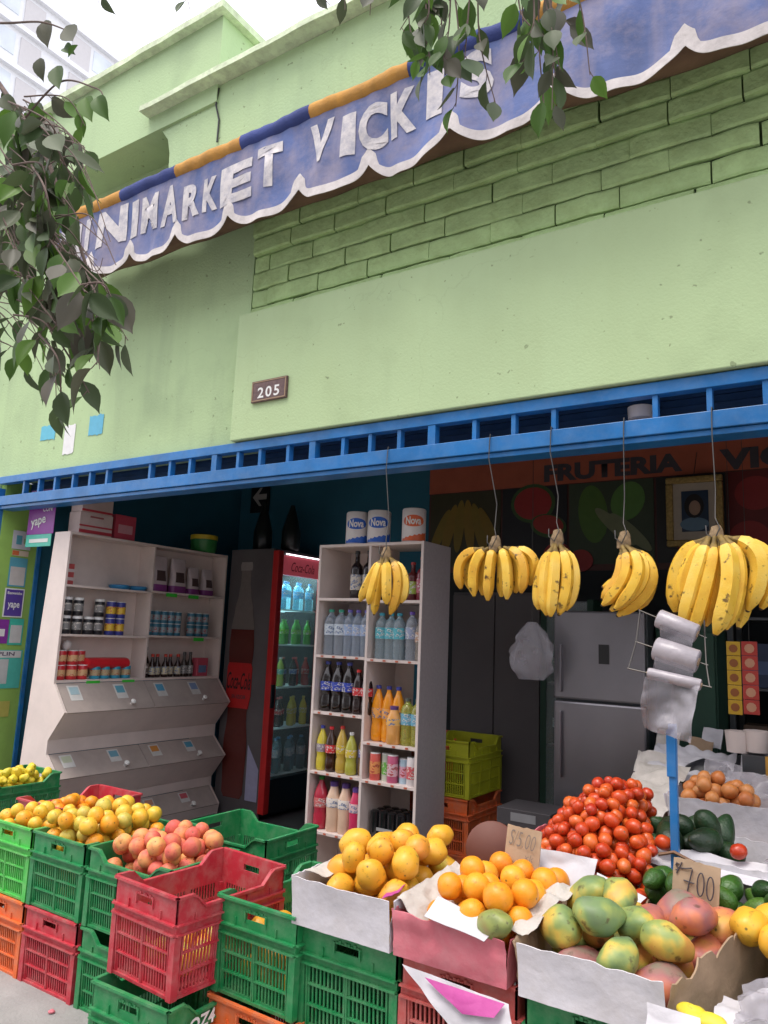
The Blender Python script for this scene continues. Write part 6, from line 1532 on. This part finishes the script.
def twig(pts, r0, r1, nleaf, L=.075, droop=.75, side=.6):
    pts = [Vector(p) for p in pts]
    # resample as smooth polyline
    K = 10; out = []
    for i in range(len(pts) - 1):
        p0 = pts[max(i - 1, 0)]; p1 = pts[i]; p2 = pts[i + 1]; p3 = pts[min(i + 2, len(pts) - 1)]
        for k in range(K):
            t = k / K
            out.append(.5 * ((2 * p1) + (p2 - p0) * t + (2 * p0 - 5 * p1 + 4 * p2 - p3) * t * t + (-p0 + 3 * p1 - 3 * p2 + p3) * t ** 3))
    out.append(pts[-1]); n = len(out)
    tb_.tube([p - O for p in out], [r0 + (r1 - r0) * i / (n - 1) for i in range(n)], 6)
    for k in range(nleaf):
        t = (k + .6 + rr.uniform(-.3, .3)) / nleaf; i = min(n - 2, int(t * (n - 1))); p = out[i]
        tg = (out[i + 1] - out[i]).normalized()
        sd = Vector((rr.uniform(-1, 1), rr.uniform(-1, 1), rr.uniform(-.5, .3))).normalized()
        d = tg * .35 + sd * side + Vector((0, 0, -1)) * droop * rr.uniform(.5, 1.3); d.normalize()
        nr = Vector((rr.uniform(-1, 1), -1 + rr.uniform(-.6, .6), rr.uniform(-.5, .8))).normalized()
        st = p + d * .018
        tb_.tube([p - O, st - O], .0011, 4, cap=False)
        l = L * rr.uniform(.75, 1.2); leaf_into(V, Fc, tint, st - O, d, nr, l, l * rr.uniform(.44, .6), rr)
    return out
# main limb outside the frame, then the branches that enter it
def Pp(px, py, Y): return onY(px, py, Y)
limb = [Vector((-3.4, -.9, 0)), Vector((-3.35, -.85, 1.6)), Vector((-3.2, -.6, 2.8)), Vector((-2.9, .1, 3.6)), Pp(-120, -120, .95)]
tb_.tube([p - O for p in limb[:3]], [.14, .12, .09], 12); tb_.tube([p - O for p in limb[2:]], [.085, .04, .02], 10)
S0 = limb[-1]
A1 = twig([S0, Pp(-40, 30, .95), Pp(0, 85, .95), Pp(40, 145, .95), Pp(62, 200, .97), Pp(85, 262, 1.0), Pp(100, 330, 1.02)], .009, .003, 16)
twig([Pp(-60, 20, .9), Pp(0, 23, .9), Pp(40, 22, .9), Pp(66, 30, .92)], .004, .0015, 0)
for (bx_, by_, dx_, dy_, L_) in ((46, 20, 0, 1, .085), (66, 26, .5, 1, .092), (78, 45, -.4, .6, .04), (40, 58, 0, 1, .065), (57, 66, .1, 1, .08), (0, 98, 1, .5, .075), (86, 97, .2, 1, .08), (97, 97, .4, 1, .072), (64, 48, .7, .3, .05)):
    p = Pp(bx_, by_, .92); q = Pp(bx_ + dx_ * 20, by_ + dy_ * 20, .92)
    leaf_into(V, Fc, tint, p - O, (q - p), Vector((.3, -1, .1)), L_, L_ * .58, rr)
twig([Pp(25, 118, .95), Pp(60, 82, .93), Pp(95, 88, .92), Pp(103, 95, .92)], .003, .0012, 0)
twig([Pp(40, 145, .95), Pp(62, 140, .95), Pp(84, 146, .95)], .002, .001, 1)
for k in range(62):
    sx, sy = rr.uniform(-30, 90), rr.uniform(95, 335); Y = rr.uniform(.82, 1.3)
    ex = sx + rr.uniform(10, 60); ey = sy + rr.uniform(20, 95)
    lim = 145 if sy < 250 else 150
    ex = min(ex, 128); ey = min(ey, 405 - .35 * max(0, 60 - ex))
    if sy < 235 and sx > 35: sx *= .4; ex = min(ex, 85)
    mid_ = ((sx + ex) / 2 + rr.uniform(-8, 12), (sy + ey) / 2 - rr.uniform(0, 20))
    twig([Pp(sx, sy, Y), Pp(mid_[0], mid_[1], Y + rr.uniform(-.05, .05)), Pp(ex, ey, Y + rr.uniform(-.06, .06))], .0028, .0012, rr.randint(5, 8), .088)
for k in range(60):      # bare tangled twigs
    sx, sy = rr.uniform(-20, 60), rr.uniform(120, 320); Y = rr.uniform(.85, 1.2)
    twig([Pp(sx, sy, Y), Pp(sx + rr.uniform(10, 40), sy + rr.uniform(-10, 40), Y), Pp(sx + rr.uniform(30, 75), sy + rr.uniform(20, 90), Y)], .0018, .0009, 0)
# second limb over the awning
B0 = [S0, Pp(60, -160, 1.3), Pp(250, -120, 1.55), Pp(420, -90, 1.6), Pp(560, -60, 1.6)]
tb_.tube([p - O for p in B0], [.02, .018, .014, .01, .006], 8)
for k in range(17):
    sx = rr.uniform(415, 560); Y = rr.uniform(1.45, 1.75); ex = sx + rr.uniform(-20, 35); ey = rr.uniform(20, 120)
    ex = min(max(ex, 420), 590)
    if ex < 450: ey = min(ey, 75)
    twig([Pp(sx, -70, Y), Pp((sx + ex) / 2 + rr.uniform(-12, 12), ey * .3, Y), Pp(ex, ey, Y)], .003, .0012, rr.randint(5, 8), .085)
for (a, c) in (((440, -60), (400, 30)), ((520, -60), (560, 70)), ((560, -60), (590, 75)), ((540, -60), (552, 110)), ((330, -110), (345, 10)), ((150, -100), (190, 10)), ((100, -100), (98, 5)), ((240, -80), (330, 5)), ((360, -80), (370, 15))):
    Y = 1.55; twig([Pp(*a, Y), Pp((a[0] + c[0]) / 2 + 6, (a[1] + c[1]) / 2, Y), Pp(*c, Y)], .0028, .0011, 5 if c[1] > 25 else 3, .08)
tb_.build('branches', M['bark'], tree, True)
me = bpy.data.meshes.new('foliage'); me.from_pydata([tuple(v) for v in V], [], Fc); me.materials.append(M['leaf'])
at = me.attributes.new('tint', 'FLOAT', 'POINT'); at.data.foreach_set('value', tint)
for p in me.polygons: p.use_smooth = True
fo = bpy.data.objects.new('foliage', me); COL.objects.link(fo); fo.parent = tree

# ------------------------------------------------------------------ light, sky, camera
w = bpy.data.worlds.new('World'); scene.world = w; w.use_nodes = True
nt = w.node_tree; bg = nt.nodes['Background']
sky = nt.nodes.new('ShaderNodeTexSky'); sky.sky_type = 'NISHITA'; sky.sun_disc = False
EL, AZI = math.radians(68), math.radians(200)     # azimuth clockwise from +Y
sky.sun_elevation = EL; sky.sun_rotation = AZI; sky.air_density = 1.0; sky.dust_density = 6.0; sky.ozone_density = 0.6
mxs = nt.nodes.new('ShaderNodeMix'); mxs.data_type = 'RGBA'; mxs.inputs[0].default_value = 0.65
nt.links.new(sky.outputs[0], mxs.inputs[6]); mxs.inputs[7].default_value = (11.9, 11.7, 12.4, 1)     # bright cloud cover over the sky
nt.links.new(mxs.outputs[2], bg.inputs['Color']); bg.inputs['Strength'].default_value = 0.13
sd = bpy.data.lights.new('sun', 'SUN'); sd.energy = 1.3; sd.angle = math.radians(25); sd.color = (1, .96, .9)
so = bpy.data.objects.new('sun', sd); COL.objects.link(so); so.location = (0, -5, 20)
dirv = Vector((math.sin(AZI) * math.cos(EL), math.cos(AZI) * math.cos(EL), math.sin(EL)))
so.rotation_euler = dirv.to_track_quat('Z', 'Y').to_euler()
cam = bpy.data.cameras.new('camera'); co = bpy.data.objects.new('camera', cam); COL.objects.link(co)
R3 = Matrix((AX, AY, AZ))
co.matrix_world = Matrix.Translation((0, 0, EYE)) @ R3.to_4x4()
cam.sensor_fit = 'VERTICAL'; cam.sensor_height = 24; cam.lens = 24 * F / 1024; cam.clip_end = 2000; cam.clip_start = .02
scene.camera = co
scene.render.resolution_x = 768; scene.render.resolution_y = 1024
vs = scene.view_settings; vs.view_transform = 'Standard'; vs.look = 'None'; vs.exposure = 0.64; vs.gamma = 1
for o in COL.objects:
    if '_u' in o: del o['_u']
